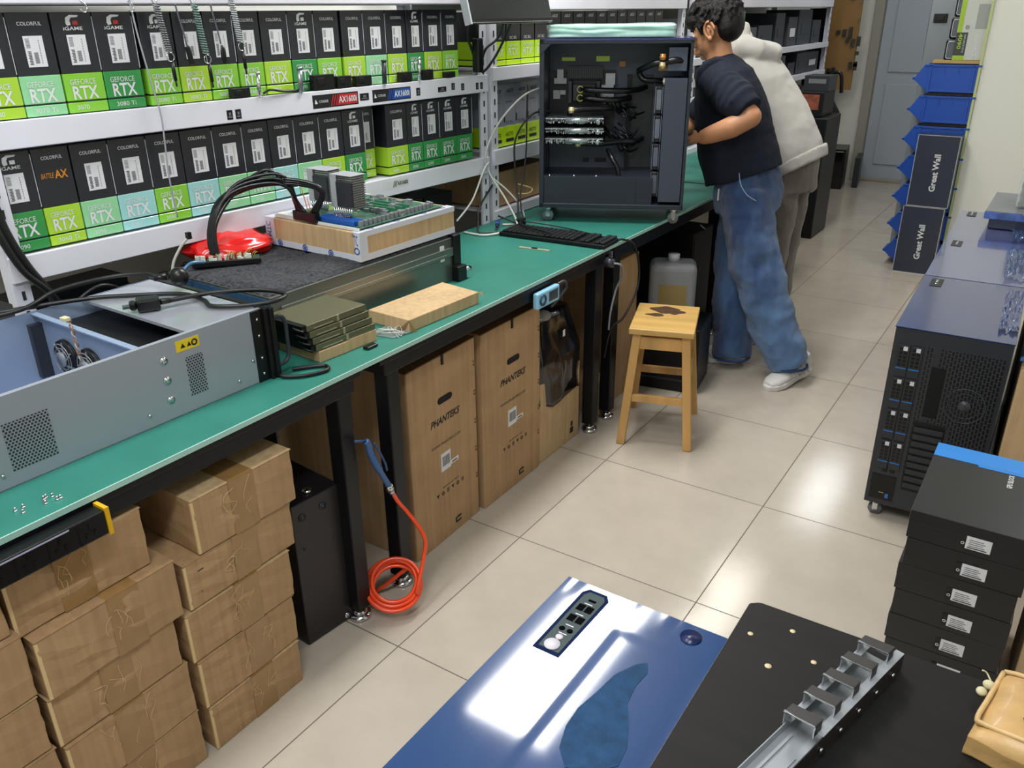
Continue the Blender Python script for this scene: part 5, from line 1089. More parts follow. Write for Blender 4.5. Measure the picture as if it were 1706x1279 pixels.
MB().cyl((.065, .463, z), (.065, .463, z+.0015), .006, n=18).cyl((.064, .443, z), (.064, .443, z+.002), .0125, n=26).build('power_button', mat('button_silver', 'd5cfd8', .5, spec=.2), io)
q = MB()
for y in (.555, .525, .494, .472): q.box(.058, .072, y, y+.0015, z, z+.0003)
q.build('port_print', M_wtxt, io)
MB().cyl((.235, .575, H_+.0005), (.235, .575, H_+.0014), .017, n=26).build('round_hole', mat('hole_navy', '16224f', .3), t)

# ------------------------------------------------------------------ black table with rail and pouch
M_bw = mat('black_wood_grain', '100e0f', .6, spec=.3, var=.3, vscale=18, stretch=(.25, 3, 1), bump=.1, bscale=60)
t = thing('black_table', 'black wood grain table top at the lower right corner', 'table', (1.35, -1.3, 0))
MB().prism([(-.385, .50), (-.395, .492), (-.395, -.5), (.5, -.5), (.5, .502), (-.38, .502)], .675, .70).build('tabletop', M_bw, t, bevel=.0015)
for x, y in ((-.36, .46), (.45, .46), (-.36, -.45), (.45, -.45)): MB().box(x-.02, x+.02, y-.02, y+.02, 0, .675).build('leg', M_blk, t)
MB().box(-.3955, -.395, -.5, .49, .675, .699).build('chipped_edge', mat('particle_edge', '6b6258', .8, var=.6, vscale=200), t)
q = MB()
for i, (x, y) in enumerate(((.979, -.877), (1.03, -.838), (1.022, -.929), (1.074, -.887))): q.cyl((x-1.35, y+1.3, .70), (x-1.35, y+1.3, .7004), .0042 if i != 2 else .005, n=9)
q.build('pale_chip', mat('chip_cream', 'd8c79c', .6), t)
rl = thing('folded_rail', 'silver folded metal rail with five raised brackets on the black table', 'metal rail', (1.066, -1.166, .7003), R(-15))
MR = mat('rail_zinc', 'adb2b8', .32, metal=.35, var=.08, vscale=12)
MRd = mat('rail_dark_face', '232120', .55)
RW = .026; RL = .345
MB().box(-RW, RW, -.08, RL, 0, .0015).box(-RW, -RW+.0015, -.08, .13, 0, .014).box(RW-.0015, RW, -.08, RL, 0, .03, 1).box(-RW, -RW+.0015, .13, RL, 0, .022).box(RW-.012, RW, .13, RL, .03, .0312).box(-RW, -RW+.01, .13, RL, .022, .0232).build('channel', [MR, MRd], rl, bevel=.0004)
MB().box(-RW+.01, -RW+.014, -.08, .13, .0015, .004).box(.005, .01, -.08, .1, .0015, .0035).build('pressed_rib', MR, rl)
for k in range(5):
    y = .12+k*.047
    b = MB().box(-RW+.002, -RW+.0035, y, y+.018, .022, .042).box(RW-.0095, RW-.008, y, y+.018, .03, .048, 1).box(-RW+.002, RW-.008, y, y+.001, .0435, .0445).build('bracket_side', [MR, MRd], rl)
    MB().add([(-RW+.002, y, .042), (RW-.008, y, .048), (RW-.008, y+.020, .048), (-RW+.002, y+.020, .042), (-RW+.002, y, .0405), (RW-.008, y, .0465), (RW-.008, y+.02, .0465), (-RW+.002, y+.02, .0405)], [(0, 1, 2, 3), (7, 6, 5, 4), (0, 4, 5, 1), (2, 6, 7, 3), (1, 5, 6, 2), (3, 7, 4, 0)], 0).build('bracket_top', MRd, rl)
    MB().bar((-RW+.002, y-.0008, .0425), (RW-.008, y-.0008, .0485), .0015, .0015).bar((-RW+.002, y-.0008, .0225), (-RW+.002, y-.0008, .042), .0015, .0015, up=(0, 1, 0)).bar((RW-.008, y-.0008, .03), (RW-.008, y-.0008, .048), .0015, .0015, up=(0, 1, 0)).build('bright_edge', M_chrome, rl)
    MB().cyl((RW, y+.006, .013), (RW+.003, y+.006, .013), .0035, n=10).build('screw', M_chrome, rl)
# pouch
bm = bmesh.new(); bmesh.ops.create_cube(bm, size=1); bmesh.ops.subdivide_edges(bm, edges=bm.edges[:], cuts=14, use_grid_fill=True)
for v in bm.verts:
    x, y, z = v.co
    f = 1-.25*abs(x*2)**6*0; pf = (1-(abs(x*2))**5)*(1-(abs(y*2))**5)
    v.co = (x*.17+.003*noise.noise(Vector((y*4, z, 0))), y*.15+.003*noise.noise(Vector((x*4, z, 2))), (z+.5)*(.028+.022*pf)+.002*noise.noise(Vector((x*5, y*5, 0))))
me = bpy.data.meshes.new('pouch'); bm.to_mesh(me); bm.free(); me.materials.append(mat('tan_leather', 'c09a62', .5, var=.15, vscale=20, bump=.3, bscale=60, coat=.1))
for p in me.polygons: p.use_smooth = True
pc = thing('leather_pouch', 'tan leather pouch with brown printed words at the right edge', 'pouch', (1.368, -.888, .7003), R(-10))
o = bpy.data.objects.new('body', me); C.objects.link(o); o.parent = pc
MP = mat('pouch_piping', 'caa873', .45, var=.2, vscale=30)
MB().tube(spline([(-.083, .07, .03), (-.083, 0, .035), (-.083, -.045, .035), (-.07, -.055, .04), (0, -.056, .047), (.08, -.055, .04)], 6), .0035, 7).tube(spline([(-.083, .072, .03), (-.06, .076, .033), (.0, .077, .036), (.08, .076, .03)], 6), .0035, 7).build('piping', MP, pc)
p = MB(); p.text('Moment', (-.05, .045, .054), (1, 0, 0), (0, 1, 0), .08, .018, 0, bold=.02); p.text('Style', (-.04, -.035, .054), (1, 0, 0), (0, 1, 0), .03, .014, 0, bold=.02); p.text('the best', (.0, -.01, .054), (1, 0, 0), (0, 1, 0), .05, .01, 0)
p.box(-.038, -.035, -.018, .04, .0538, .0542); p.build('printed_words', mat('brown_print', '5a3b1e', .6), pc)
MB().ell((-.092, .045, .02), (.008, .007, .006)).ell((-.097, .036, .012), (.007, .008, .005)).tube(spline([(-.09, .05, .02), (-.1, .06, .025), (-.105, .055, .03)], 4), .0012, 5).build('knotted_cord', mat('cream_cord', 'cfc7a0', .7), pc)
t = thing('power_connector', 'black cable connector with leads at the bottom edge of the black table', 'connector', (1.245, -1.03, .7003), R(-25)); MB().box(-.011, .011, -.012, .012, 0, .016).build('body', M_plast, t, bevel=.001)
for k in range(4): MB().tube(spline([(-.007+k*.0045, -.012, .008), (-.007+k*.0045, -.04, .01), (-.005+k*.005, -.07, .005)], 5), .002, 6).build('lead', M_rub, t)
crumple('plastic_scrap', 'crumpled silvery wrapper scrap at the bottom edge of the black table', (1.205, -1.045, .7003), .04, .02, .006, mat('scrap_silver', 'c8ccd0', .2, metal=.5), 21, 20, 'wrapper')
cable('cable', 'black cable coil at the lower right corner of the black table', [(1.26, -1.04, .708), (1.275, -1.02, .712), (1.295, -1.025, .708), (1.3, -1.05, .71), (1.28, -1.07, .708), (1.26, -1.06, .712)], .005, M_rub)

# ------------------------------------------------------------------ power supply boxes, bins and carton by the pillar
M_gw = mat('navy_carton', '2a3142', .4, coat=.2)
for k, (z0, z1, xo, lb) in enumerate(((.0, .422, 0, 'lower'), (.424, .85, .012, 'upper'))):
    t = thing('power_supply_box', 'dark navy box reading Great Wall, the %s of two by the white pillar' % lb, 'box', (.405+xo, 3.8, z0), R(1), 'navy boxes by the pillar')
    h = z1-z0
    MB().box(0, .235, 0, .10, 0, h).build('carton', M_gw, t, bevel=.002)
    e = MB()
    for a in (0, .231): e.box(a, a+.004, -.0008, 0, 0, h)
    for a in (0, h-.004): e.box(0, .235, -.0008, 0, a, a+.004)
    e.build('silver_edge', mat('edge_silver', 'b9bcc2', .3, metal=.3), t)
    MB().text('Great Wall', (.145, -.0006, h*.22), (0, 0, 1), (-1, 0, 0), h*.52, .036, 0, bold=.03).build('printed_lettering', M_wtxt, t)
M_bin = mat('blue_bin_plastic', '1c4fae', .35, coat=.2)
nbz = [0.02+i*.177 for i in range(7)]
for k, z in enumerate(nbz):
    lb = ['lowest', 'second from bottom', 'third from bottom', 'fourth from bottom', 'third from top', 'second from top', 'topmost'][k]
    t = thing('storage_bin', 'blue plastic parts bin, %s in the column beside the pillar' % lb, 'storage bin', (.365, 3.94, z), 0, 'blue bins stacked beside the pillar')
    prof = [(.0, .155), (.30, .155), (.285, .0), (.035, .0), (-.05, .075)]
    MB().prism(prof, 0, .004, 0, 'xzy').prism(prof, .16, .164, 0, 'xzy').box(.03, .29, .0, .164, 0, .004).box(.285, .3, .0, .164, .0, .155).build('body', M_bin, t, bevel=.001)
    MB().prism([(.035, .0), (-.052, .077), (-.056, .071), (.033, -.0)], .0, .164, 0, 'xzy').box(-.06, -.048, 0, .164, .066, .08).build('scoop_front', M_bin, t, bevel=.001)
    q = MB().box(-.002, .305, -.006, .004, .143, .155).box(.03, .29, -.004, .0, .0, .012)
    for x in (.028, .26): q.box(x, x+.012, -.006, 0, .0, .15)
    for x in (.11, .185): q.box(x, x+.004, -.004, 0, .1, .145)
    q.build('rib', M_bin, t, bevel=.001)
    if k > 3: MB().box(.04, .28, .02, .15, .156, .174).build('contents', mat('bin_contents', '2a2126', .4, var=.6, vscale=60), t)
# carton on the bins
t = thing('graphics_card_box', 'tall pale grey and green 4090 box standing on the topmost bin', 'box', (.50, 3.955, 1.262), R(0))
MB().box(0, .17, 0, .15, .0, .34).build('carton', mat('carton_pale', 'c3c7c0', .4, coat=.3), t, bevel=.002)
MB().box(-.001, .06, -.001, .0, .025, .15, 1).box(-.001, .06, -.0012, .0, .0, .025, 0).box(-.001, .025, -.001, 0, .15, .34, 0).build('green_panel', [mat('panel_green', '9dbf35', .4), mat('panel_dark_grey', '3c403c', .4)], t)
p = MB(); p.text('4090', (.012, -.0016, .145), (0, 0, -1), (1, 0, 0), .085, .022, 0, bold=.02); p.build('number_print', mat('panel_green', '9dbf35', .4), t)
p = MB(); p.text('GEFORCE RTX', (.042, -.0016, .14), (0, 0, -1), (1, 0, 0), .1, .009, 1); p.text('GEFORCE', (.10, -.0016, .14), (0, 0, -1), (1, 0, 0), .12, .02, 1, bold=.03); p.build('printed_lettering', [M_ink, M_wtxt], t)
MB().ring((.05, -.002, .18), .008, .003, 'y').box(.09, .15, -.0015, 0, .17, .3).build('round_mark', mat('mark_grey', '9a9f9a', .5), t)
t = thing('wooden_board', 'thin wooden board lying on top of the topmost blue bin', 'board', (.40, 3.95, 1.243)); MB().box(0, .265, 0, .16, 0, .018).build('board', mat('thin_plywood', 'b59a62', .6), t)
for k in range(3):
    t = thing('black_case_piece', 'black plastic case corner with silver line beside the 4090 box, %s' % ('lowest', 'middle', 'uppermost')[k], 'case', (.455+.008*k, 3.97, 1.262+k*.118), 0, 'black case corners beside the 4090 box')
    MB().box(0, .05, 0, .12, 0, .112).build('body', mat('case_grey_plastic', '5d636b', .4), t, bevel=.012, seg=4); MB().tube([(.045, -.002, .008), (.012, -.002, .008), (.006, -.002, .015), (.006, -.002, .09), (.012, -.002, .1), (.045, -.002, .1)], .002, 6).build('silver_line', M_lab, t); MB().box(-.006, .05, .002, .1, -.004, .112).build('rim', M_plast, t, bevel=.012, seg=3)
# upright flat panels standing by the door
t = thing('metal_sheet', 'tall grey flat sheet with a black handle behind the blue bins', 'panel', (.307, 4.16, 0), R(0))
MB().box(0, .34, 0, .03, 0, 1.85).build('panel', mat('panel_satin_grey', '8d949b', .35, metal=.2), t, bevel=.004); MB().box(-.002, .0, -.001, .03, 1.24, 1.7).build('bright_edge', M_chrome, t); MB().box(.025, .10, -.012, 0, 1.462, 1.512).box(.04, .085, -.016, -.01, 1.472, 1.498).build('handle', M_plast, t, bevel=.008)

# ------------------------------------------------------------------ background left of the door
M_brown = mat('pegboard_brown', '8d6a3c', .6, var=.1, vscale=4)
t = thing('pegboard', 'brown board with hanging keys on the back wall beside the door', 'board', (-.93, 6.6, .86), R(0)); MB().box(0, .3, 0, .03, 0, 1.2).build('board', M_brown, t, bevel=.003)
q = MB()
for k in range(26): x = random.uniform(-.01, .31) if k % 2 else random.choice([.0, .3]); z = random.uniform(.05, 1.1); q.box(x, x+.03, -.02, 0, z, z+random.uniform(.03, .09))
q.build('hanging_tool', mat('tool_mix', '3a3632', .4, var=.6, vscale=30), t)
q = MB()
for k in range(9): x = random.choice([.0, .05, .29])+random.uniform(-.01, .01); z = random.uniform(.5, 1.1); q.box(x, x+.008, -.03, -.02, z, z+.03)
q.build('key', M_chrome, t)
struct('trim_3', MB().box(-1.3, -1.0, 6.35, 6.95, 0, 2.7), M_wall)
t = thing('computer_case', 'small black computer case standing on the floor by the door', 'computer case', (-.66, 6.35, 0), R(8)); MB().box(0, .13, 0, .35, 0, .36).box(.02, .11, -.003, 0, .02, .34, 1).build('body', [M_plast, mat('gloss_black', '0c0c0e', .08, coat=1)], t, bevel=.004)
t = thing('computer_case', 'narrow dark case right of the small black case by the door', 'computer case', (-.47, 6.5, 0), R(8)); MB().box(0, .05, 0, .3, 0, .28).build('body', M_blkm, t, bevel=.004)
# dark rack at the far left side
rk = rack('shelving_rack', 'grey rack with dim parts behind the people', (-.74, 3.0, 0), 0, 3.0, .5, [(.74, .78), (1.03, 1.07), (1.25, 1.29), (1.56, 1.68)])
rr_ = random.Random(5)
kinds = [('dark_box', M_blkm, 'dark parts box'), ('grey_box', mat('dim_grey', '50545a', .5), 'grey parts box'), ('steel_box', mat('dim_steel', '3c4046', .4, metal=.3), 'dull steel box'), ('silver_box', M_steel, 'silver metal part'), ('black_box', M_plast, 'black parts box')]
for li, (zz, hh, nm) in enumerate(((.782, .24, 'lowest'), (1.072, .17, 'middle'), (1.292, .26, 'upper'))):
    y = 3.1; k = 0
    while y < 5.65:
        wd = rr_.uniform(.16, .34); kd = kinds[rr_.randrange(5)]; h2 = rr_.uniform(.5, .98)*hh; d = rr_.uniform(.2, .4)
        t = thing(kd[0], '%s on the %s shelf of the far rack, %s from the near end' % (kd[2], nm, ordn[k] if k else 'first'), 'box', (-.78-d/2, y+wd/2, zz), R(rr_.uniform(-4, 4)), 'parts on the far rack')
        MB().box(-d/2, d/2, -wd/2+.01, wd/2-.01, 0, h2).box(d/2, d/2+.003, -wd/4, wd/4, h2*.3, h2*.6, 1).build('body', [kd[1], M_lab if k % 3 == 0 else kd[1]], t, bevel=.004)
        y += wd+rr_.uniform(.01, .06); k += 1
for k in range(3):
    t = thing('wall_box', 'pale grey box on the uppermost level of the far rack, %s' % ('nearest', 'middle', 'farthest')[k], 'box', (-.96, 3.5+k*.85, 1.70), 0, 'pale boxes on the far rack top')
    MB().box(-.2, .18, -.4, .4, 0, .25).box(.181, .183, -.02, .02, .0, .03, 1).build('body', [mat('pale_grey_box', '9a9c9e', .5), M_plast], t, bevel=.004)
# second workbench along the far left and its black machine
t = thing('workbench', 'green topped bench at the back behind the person in the grey hoodie', 'workbench', (-.44, 2.86, 0)); MB().box(-.3, .3, -.68, .68, .72, .745).box(-.3, .3, -.68, .68, .745, .75, 1).build('tabletop', [M_blk, M_green], t)
for x in (-.27, .27):
    for y in (-.64, .64): MB().box(x-.024, x+.024, y-.024, y+.024, 0, .72).build('leg', M_blk, t)
MB().box(.255, .275, -.61, .61, .3, .72).build('front_panel', M_blk, t)
t = thing('drill_press', 'black bench machine with an orange label at the end of the back bench', 'machine', (-.42, 4.55, 0))
MB().box(-.16, .16, -.2, .2, 0, .85).box(-.10, .11, -.16, .14, .85, 1.02).build('body', M_blk, t, bevel=.008); MB().box(-.1, .08, -.165, -.16, .9, 1.0).build('orange_label', mat('label_orange', '8b4a34', .5, var=.5, vscale=25), t); MB().box(-.05, .12, -.12, .1, 1.02, 1.12).box(-.02, .1, -.122, -.12, 1.07, 1.1, 1).build('head', [M_blkm, mat('dull_silver', '77797d', .4)], t, bevel=.006)
q = MB()
for k in range(14): q.cyl((-.13+.045*(k % 7), -.2, .6+.1*(k//7)), (-.13+.045*(k % 7), -.208, .6+.1*(k//7)), .008, n=8)
q.build('bolt', M_chrome, t)
t = thing('umbrella', 'black umbrella with a curved handle hanging beside the door', 'umbrella', (-.50, 5.2, 0))
MB().tube([(-.11, 0, 0), (-.08, 0, .2), (-.04, 0, .5), (.04, 0, .82), (.03, 0, .92)], [.015, .05, .075, .085, .02], 12).build('canopy', mat('umbrella_black', '0b0b0d', .6), t); MB().tube(spline([(.03, 0, .88), (.01, 0, 1.0), (.035, 0, 1.08), (.07, 0, 1.10), (.10, 0, 1.07), (.115, 0, .95)], 8), .014, 10).build('handle', M_plast, t)
t = thing('tall_black_panel', 'tall dark panel leaning on the wall beside the brown board', 'panel', (-.95, 6.12, .0), R(0)); MB().box(0, .16, 0, .05, .0, 1.55).build('panel', M_plast, t); MB().tube([(.165, -.005, .9+.0*i) if 0 else (.15+.008*math.sin(i*1.3), -.008, .9+i*.012) for i in range(45)], .005, 5).build('chain', M_steel, t)
# ------------------------------------------------------------------ people
M_skin = mat('skin', 'b5805c', .5, var=.06, vscale=8); M_hair = mat('black_hair', '0e0b09', .45, spec=.3, bump=1, bscale=120, stretch=(1, 1, 4), var=.3, vscale=60)
def cloth_mat(name, col, var, vs, st=(1, 1, 1), b2=.5): return mat(name, col, .85, var=var, vscale=vs, stretch=st, bump=b2, bscale=500, sheen=.3)
M_shirt = mat('navy_knit', '1a1f2c', .9, var=.25, vscale=5, bump=.5, bscale=500, spec=.25); M_hood = cloth_mat('light_grey_fleece', 'b4b1ab', .08, 5); M_pant = cloth_mat('brown_grey_trousers', '6a6157', .12, 6)
M_jean = cloth_mat('blue_denim', '32547f', .5, 4.5, (1, 1, .4), .8)
for n_ in M_jean.node_tree.nodes:
    if n_.type == 'VALTORGB': n_.color_ramp.elements[0].position = .40; n_.color_ramp.elements[0].color = (*sr('1f3a66'), 1); n_.color_ramp.elements[1].position = .62; n_.color_ramp.elements[1].color = (*sr('5e82b0'), 1)
def soft(mb, name, m, parent, voxel=.008, smooth=6, folds=None, fs=.12, fa=.012):
    """closed shapes merged into one continuous skin"""
    me = bpy.data.meshes.new(name); me.from_pydata([tuple(p) for p in mb.v], [], mb.f); me.materials.append(m)
    o = bpy.data.objects.new(name, me); C.objects.link(o); o.parent = parent
    r = o.modifiers.new('remesh', 'REMESH'); r.mode = 'VOXEL'; r.voxel_size = voxel; r.use_smooth_shade = True
    s = o.modifiers.new('smooth', 'SMOOTH'); s.factor = .6; s.iterations = smooth
    if folds:
        tx = bpy.data.textures.new(name, 'CLOUDS'); tx.noise_scale = fs; tx.noise_depth = 2
        e = bpy.data.objects.new('fold_space', None)
        d = o.modifiers.new('folds', 'DISPLACE'); d.texture = tx; d.strength = fa; d.mid_level = .5; d.texture_coords = 'LOCAL'
    dg = bpy.context.evaluated_depsgraph_get(); dg.update(); nm = bpy.data.meshes.new_from_object(o.evaluated_get(dg)); o.modifiers.clear(); o.data = nm
    bpy.data.meshes.remove(me)
    for p in nm.polygons: p.use_smooth = True
    return o
def hand(mb, wrist, d, n, side=1, curl=.5, k=1.0):
    """palm, four fingers, thumb; d = pointing direction, n = palm normal"""
    wrist = Vector(wrist); d = Vector(d).normalized(); n = Vector(n).normalized(); a = d.cross(n).normalized()*side; n = a.cross(d).normalized()*side
    c = wrist+d*.045*k
    mb.tube([wrist-d*.02, wrist, wrist+d*.03*k, wrist+d*.08*k, wrist+d*.095*k], [(.026, .020), (.028, .018), (.038, .016), (.041, .014), (.036, .01)], 12)
    for i, (o_, L_, r_) in enumerate(((-.030, .068, .0088), (-.010, .078, .0092), (.011, .073, .009), (.030, .058, .0078))):
        p = wrist+d*.088*k+a*o_*k; pts = [p-d*.02]; dd = d+a*o_*2
        for s_ in range(4):
            pts.append(p.copy()); dd = (dd.normalized()+n*curl*(.3+.15*s_)); p = p+dd.normalized()*L_*k/3
        mb.tube(pts, [r_*1.05*k, r_*1.05*k, r_*k, r_*.92*k], 8); mb.ell(pts[-1], (r_*.9*k,)*3)
    p = wrist+d*.025*k-a*.030*k; t1 = p+(d*.6-a*.7+n*.25).normalized()*.035*k; t2 = t1+(d*.85-a*.25+n*.4).normalized()*.032*k; t3 = t2+(d*.9+n*.4).normalized()*.024*k
    mb.tube([p+a*.012*k, t1, t2, t3], [.013*k, .0115*k, .010*k, .008*k], 8); mb.ell(t3, (.008*k,)*3)
def shoe(parent, heel, toe, pitch=0, rz=None, name='shoe'):
    heel = Vector(heel); toe = Vector(toe); d = toe-heel; L = d.length; rz = math.atan2(d.y, d.x)
    M_sh = mat('white_sneaker', 'd8d6d0', .5, bump=.2, bscale=150); M_sole = mat('sneaker_sole', 'e3e1dc', .45)
    e = bpy.data.objects.new(name, None); C.objects.link(e); e.parent = parent; e.location = heel; e.rotation_euler = (0, -pitch, rz)
    u = MB(); u.tube([(-.005, 0, .05), (.02, 0, .052), (.07, 0, .052), (.13, 0, .045), (.19, 0, .036), (.24, 0, .03), (.272, 0, .026)], [(.022, .03), (.034, .042), (.036, .04), (.042, .034), (.048, .026), (.044, .022), (.024, .014)], 18)
    u.tube([(.045, 0, .05), (.045, 0, .105)], [(.034, .042), (.033, .040)], 16)
    soft(u, 'upper', M_sh, e, .006, 4)
    so = MB(); out = [(-.012, 0), (0, .028), (.05, .036), (.1, .036), (.16, .045), (.21, .05), (.25, .042), (.28, .018), (.285, 0)]; out = out+[(x, -y) for x, y in reversed(out[1:-1])]
    so.prism(out, 0, .028).build('sole', M_sole, e, bevel=.007, seg=3)
    q = MB()
    for k in range(5): q.bar((.09+k*.022, -.02, .09-k*.008), (.09+k*.022, .02, .09-k*.008), .004, .003)
    q.build('lace', mat('lace_grey', 'b9b6ae', .6), e)
    q = MB()
    for s_ in (-1, 1):
        for k in range(3): q.tube(spline([(.05+k*.03, s_*.047, .03), (.07+k*.03, s_*.046, .055), (.10+k*.028, s_*.038, .07)], 4), .002, 5)
    q.build('side_stripe', mat('stripe_grey', '9d9b96', .5), e)
    return e
def head(mb, c, fwd, up, k=1.0):
    """skull, jaw, nose, ears; returns the frame"""
    c = Vector(c); f = Vector(fwd).normalized(); u = Vector(up); u = (u-f*u.dot(f)).normalized(); l = u.cross(f)
    Rm = Matrix((f, l, u)).transposed()
    def P(a, b, d_): return c+f*a*k+l*b*k+u*d_*k
    mb.ell(P(-.012, 0, .028), (.097*k, .077*k, .095*k), rot=Rm, n=20); mb.ell(P(.028, 0, -.035), (.062*k, .058*k, .072*k), rot=Rm, n=18); mb.ell(P(.048, 0, -.085), (.03*k, .032*k, .022*k), rot=Rm)
    mb.tube([P(.085, 0, .012), P(.10, 0, -.01), P(.112, 0, -.028), P(.098, 0, -.036)], [(.009*k), (.010*k), (.013*k), (.010*k)], 10)
    mb.ell(P(.088, 0, -.06), (.010*k, .024*k, .007*k), rot=Rm); mb.ell(P(.086, 0, -.07), (.010*k, .021*k, .007*k), rot=Rm)
    for s_ in (-1, 1): mb.ell(P(.072, s_*.03, .0), (.016*k, .018*k, .010*k), rot=Rm)
    return P, Rm
def face_bits(t, P, Rm, k=1.0):
    for s_ in (-1, 1):
        e = MB(); e.ell(P(.083, s_*.031, .002), (.008*k, .012*k, .009*k), rot=Rm); e.build('eye', mat('eye_white', 'd8d4cc', .2), t)
        q = MB(); q.ell(P(.0905, s_*.031, .002), (.003*k, .005*k, .005*k), rot=Rm); q.build('iris', mat('iris_dark', '20140c', .15), t)
        q = MB(); q.tube([P(.086, s_*.018, .020), P(.090, s_*.034, .025), P(.078, s_*.052, .018)], [.003, .004, .002], 6); q.build('eyebrow', M_hair, t)
        er = MB(); o_ = P(-.005, s_*.078, -.008)
        rim = [P(-.004+.021*math.cos(a)*1.0, s_*(.080+.006*math.sin(a*.5)), -.006+.032*math.sin(a)) for a in [R(-80+i*18) for i in range(16)]]
        er.tube(rim, .0055*k, 7); er.ell(P(-.004, s_*.077, -.006), (.016*k, .006*k, .026*k), rot=Rm); er.ell(P(.004, s_*.080, -.034), (.009*k, .006*k, .010*k), rot=Rm)
        er.tube([P(.0, s_*.083, .012), P(-.010, s_*.085, .002), P(-.006, s_*.084, -.014)], .0035*k, 6)
        er.build('ear', M_skin, t)
# ---- person in navy shirt and jeans
p1 = thing('person', 'person in a dark navy shirt and baggy blue jeans leaning into the open tower', 'person', (.12, 1.72, 0))
O = Vector((.12, 1.72, 0))
def rel(pts): return [Vector(p)-O for p in pts]
b = MB()
P, Rm = head(b, Vector((-.135, 1.74, 1.475))-O, (-.93, .02, -.36), (-.25, 0, .97), 1.05)
b.tube(rel([(-.125, 1.74, 1.44), (-.112, 1.74, 1.38), (-.095, 1.745, 1.31)]), [.05, .053, .065], 16)
b.tube(rel([(-.09, 1.745, 1.30), (-.04, 1.745, 1.15), (.03, 1.745, .98), (.06, 1.745, .88)]), [(.16, .085), (.15, .09), (.12, .08), (.11, .07)], 20)
b.tube(rel([(-.05, 1.60, 1.265), (.05, 1.53, 1.20), (.128, 1.50, 1.165)]), [.052, .045, .040], 14)
b.ell(Vector((.13, 1.50, 1.160))-O, (.041, .039, .041))
b.tube(rel([(.13, 1.50, 1.16), (.06, 1.475, 1.118), (-.02, 1.465, 1.085), (-.06, 1.46, 1.07)]), [.042, .044, .036, .028], 14)
hand(b, Vector((-.06, 1.46, 1.07))-O, (-.97, .1, -.22), (0, .6, -.8), 1, .35)
b.tube(rel([(-.11, 1.88, 1.26), (-.22, 1.88, 1.10), (-.30, 1.86, 1.04)]), [.052, .042, .038], 14)
b.tube(rel([(-.30, 1.86, 1.04), (-.37, 1.80, 1.0), (-.40, 1.73, .97)]), [.038, .034, .027], 14)
hand(b, Vector((-.40, 1.73, .97))-O, (-.5, -.8, -.2), (0, 0, -1), -1, .35)
b.tube(rel([(.08, 1.68, .82), (.18, 1.635, .49), (.385, 1.74, .11)]), [(.06), (.05), (.04)], 14)
b.tube(rel([(.05, 1.82, .82), (.03, 1.80, .47), (.075, 1.755, .10)]), [(.06), (.05), (.04)], 14)
soft(b, 'body', M_skin, p1, .007, 5); face_bits(p1, P, Rm, 1.05)
# hair
hb = MB(); hb.ell(P(-.018, 0, .05), (.104, .088, .096), rot=Rm, n=22); hb.ell(P(.06, 0, .06), (.058, .07, .045), rot=Rm, n=16); hb.ell(P(.045, 0, .082), (.062, .068, .040), rot=Rm, n=16); hb.ell(P(-.050, 0, .004), (.068, .079, .078), rot=Rm, n=18)
hb.tube([P(.02, -.076, .05), P(.035, -.077, .02), P(.033, -.072, -.012)], [.016, .012, .005], 8); hb.tube([P(.02, .076, .05), P(.035, .077, .02), P(.033, .072, -.012)], [.016, .012, .005], 8)
rn = random.Random(11)
for k in range(420):
    a = rn.uniform(-PI, PI); e_ = rn.uniform(-.35, 1.4); d_ = Vector((math.cos(a)*math.cos(e_), math.sin(a)*math.cos(e_), math.sin(e_)))
    if d_.x > .5 and d_.z < .35: continue
    st_ = (-.02+d_.x*.098, d_.y*.082, .048+d_.z*.09); en = (st_[0]+d_.x*.012+rn.uniform(.01, .035), st_[1]+d_.y*.010, st_[2]+d_.z*.012-.016)
    md = tuple((st_[i]+en[i])/2+d_[i]*.008 for i in range(3)); hb.tube([P(*st_), P(*md), P(*en)], [.006, .0045, .002], 6)
soft(hb, 'hair', M_hair, p1, .0042, 2)
# shirt
s_ = MB()
s_.tube(rel([(-.125, 1.742, 1.350), (-.108, 1.745, 1.325), (-.085, 1.745, 1.28), (-.055, 1.745, 1.20), (-.035, 1.745, 1.12), (-.01, 1.745, 1.02), (.02, 1.745, .95), (.043, 1.745, .885)]), [(.065, .062), (.12, .085), (.185, .12), (.195, .145), (.187, .158), (.182, .165), (.184, .168), (.188, .168)], 26)
s_.tube(rel([(-.07, 1.62, 1.285), (-.02, 1.575, 1.255), (.035, 1.54, 1.225), (.085, 1.515, 1.20)]), [.085, .078, .072, .064], 18)
s_.tube(rel([(-.07, 1.62, 1.285), (-.10, 1.7, 1.28)]), [.085, .09], 18)
s_.tube(rel([(-.11, 1.86, 1.28), (-.18, 1.88, 1.18), (-.24, 1.88, 1.10)]), [.085, .075, .065], 16)
for k, (x, y, z) in enumerate(((.0, 1.56, 1.243), (.028, 1.545, 1.23), (.055, 1.53, 1.217), (.082, 1.517, 1.203))):
    d_ = Vector((.72, -.42, -.3)).normalized(); e1 = Vector((0, 0, 1)).cross(d_).normalized(); e2 = d_.cross(e1); r_ = .076-.003*k
    s_.tube([Vector((x, y, z))-O+e1*math.cos(a)*r_+e2*math.sin(a)*r_+d_*.010*math.sin(a*2+k) for a in [2*PI*i/24 for i in range(25)]], .0095, 7)
s_.tube([Vector((.08, 1.516, 1.202))-O, Vector((.118, 1.503, 1.178))-O], [.068, .062], 18)
sh = soft(s_, 'navy_shirt', M_shirt, p1, .008, 3, True, .09, .016)
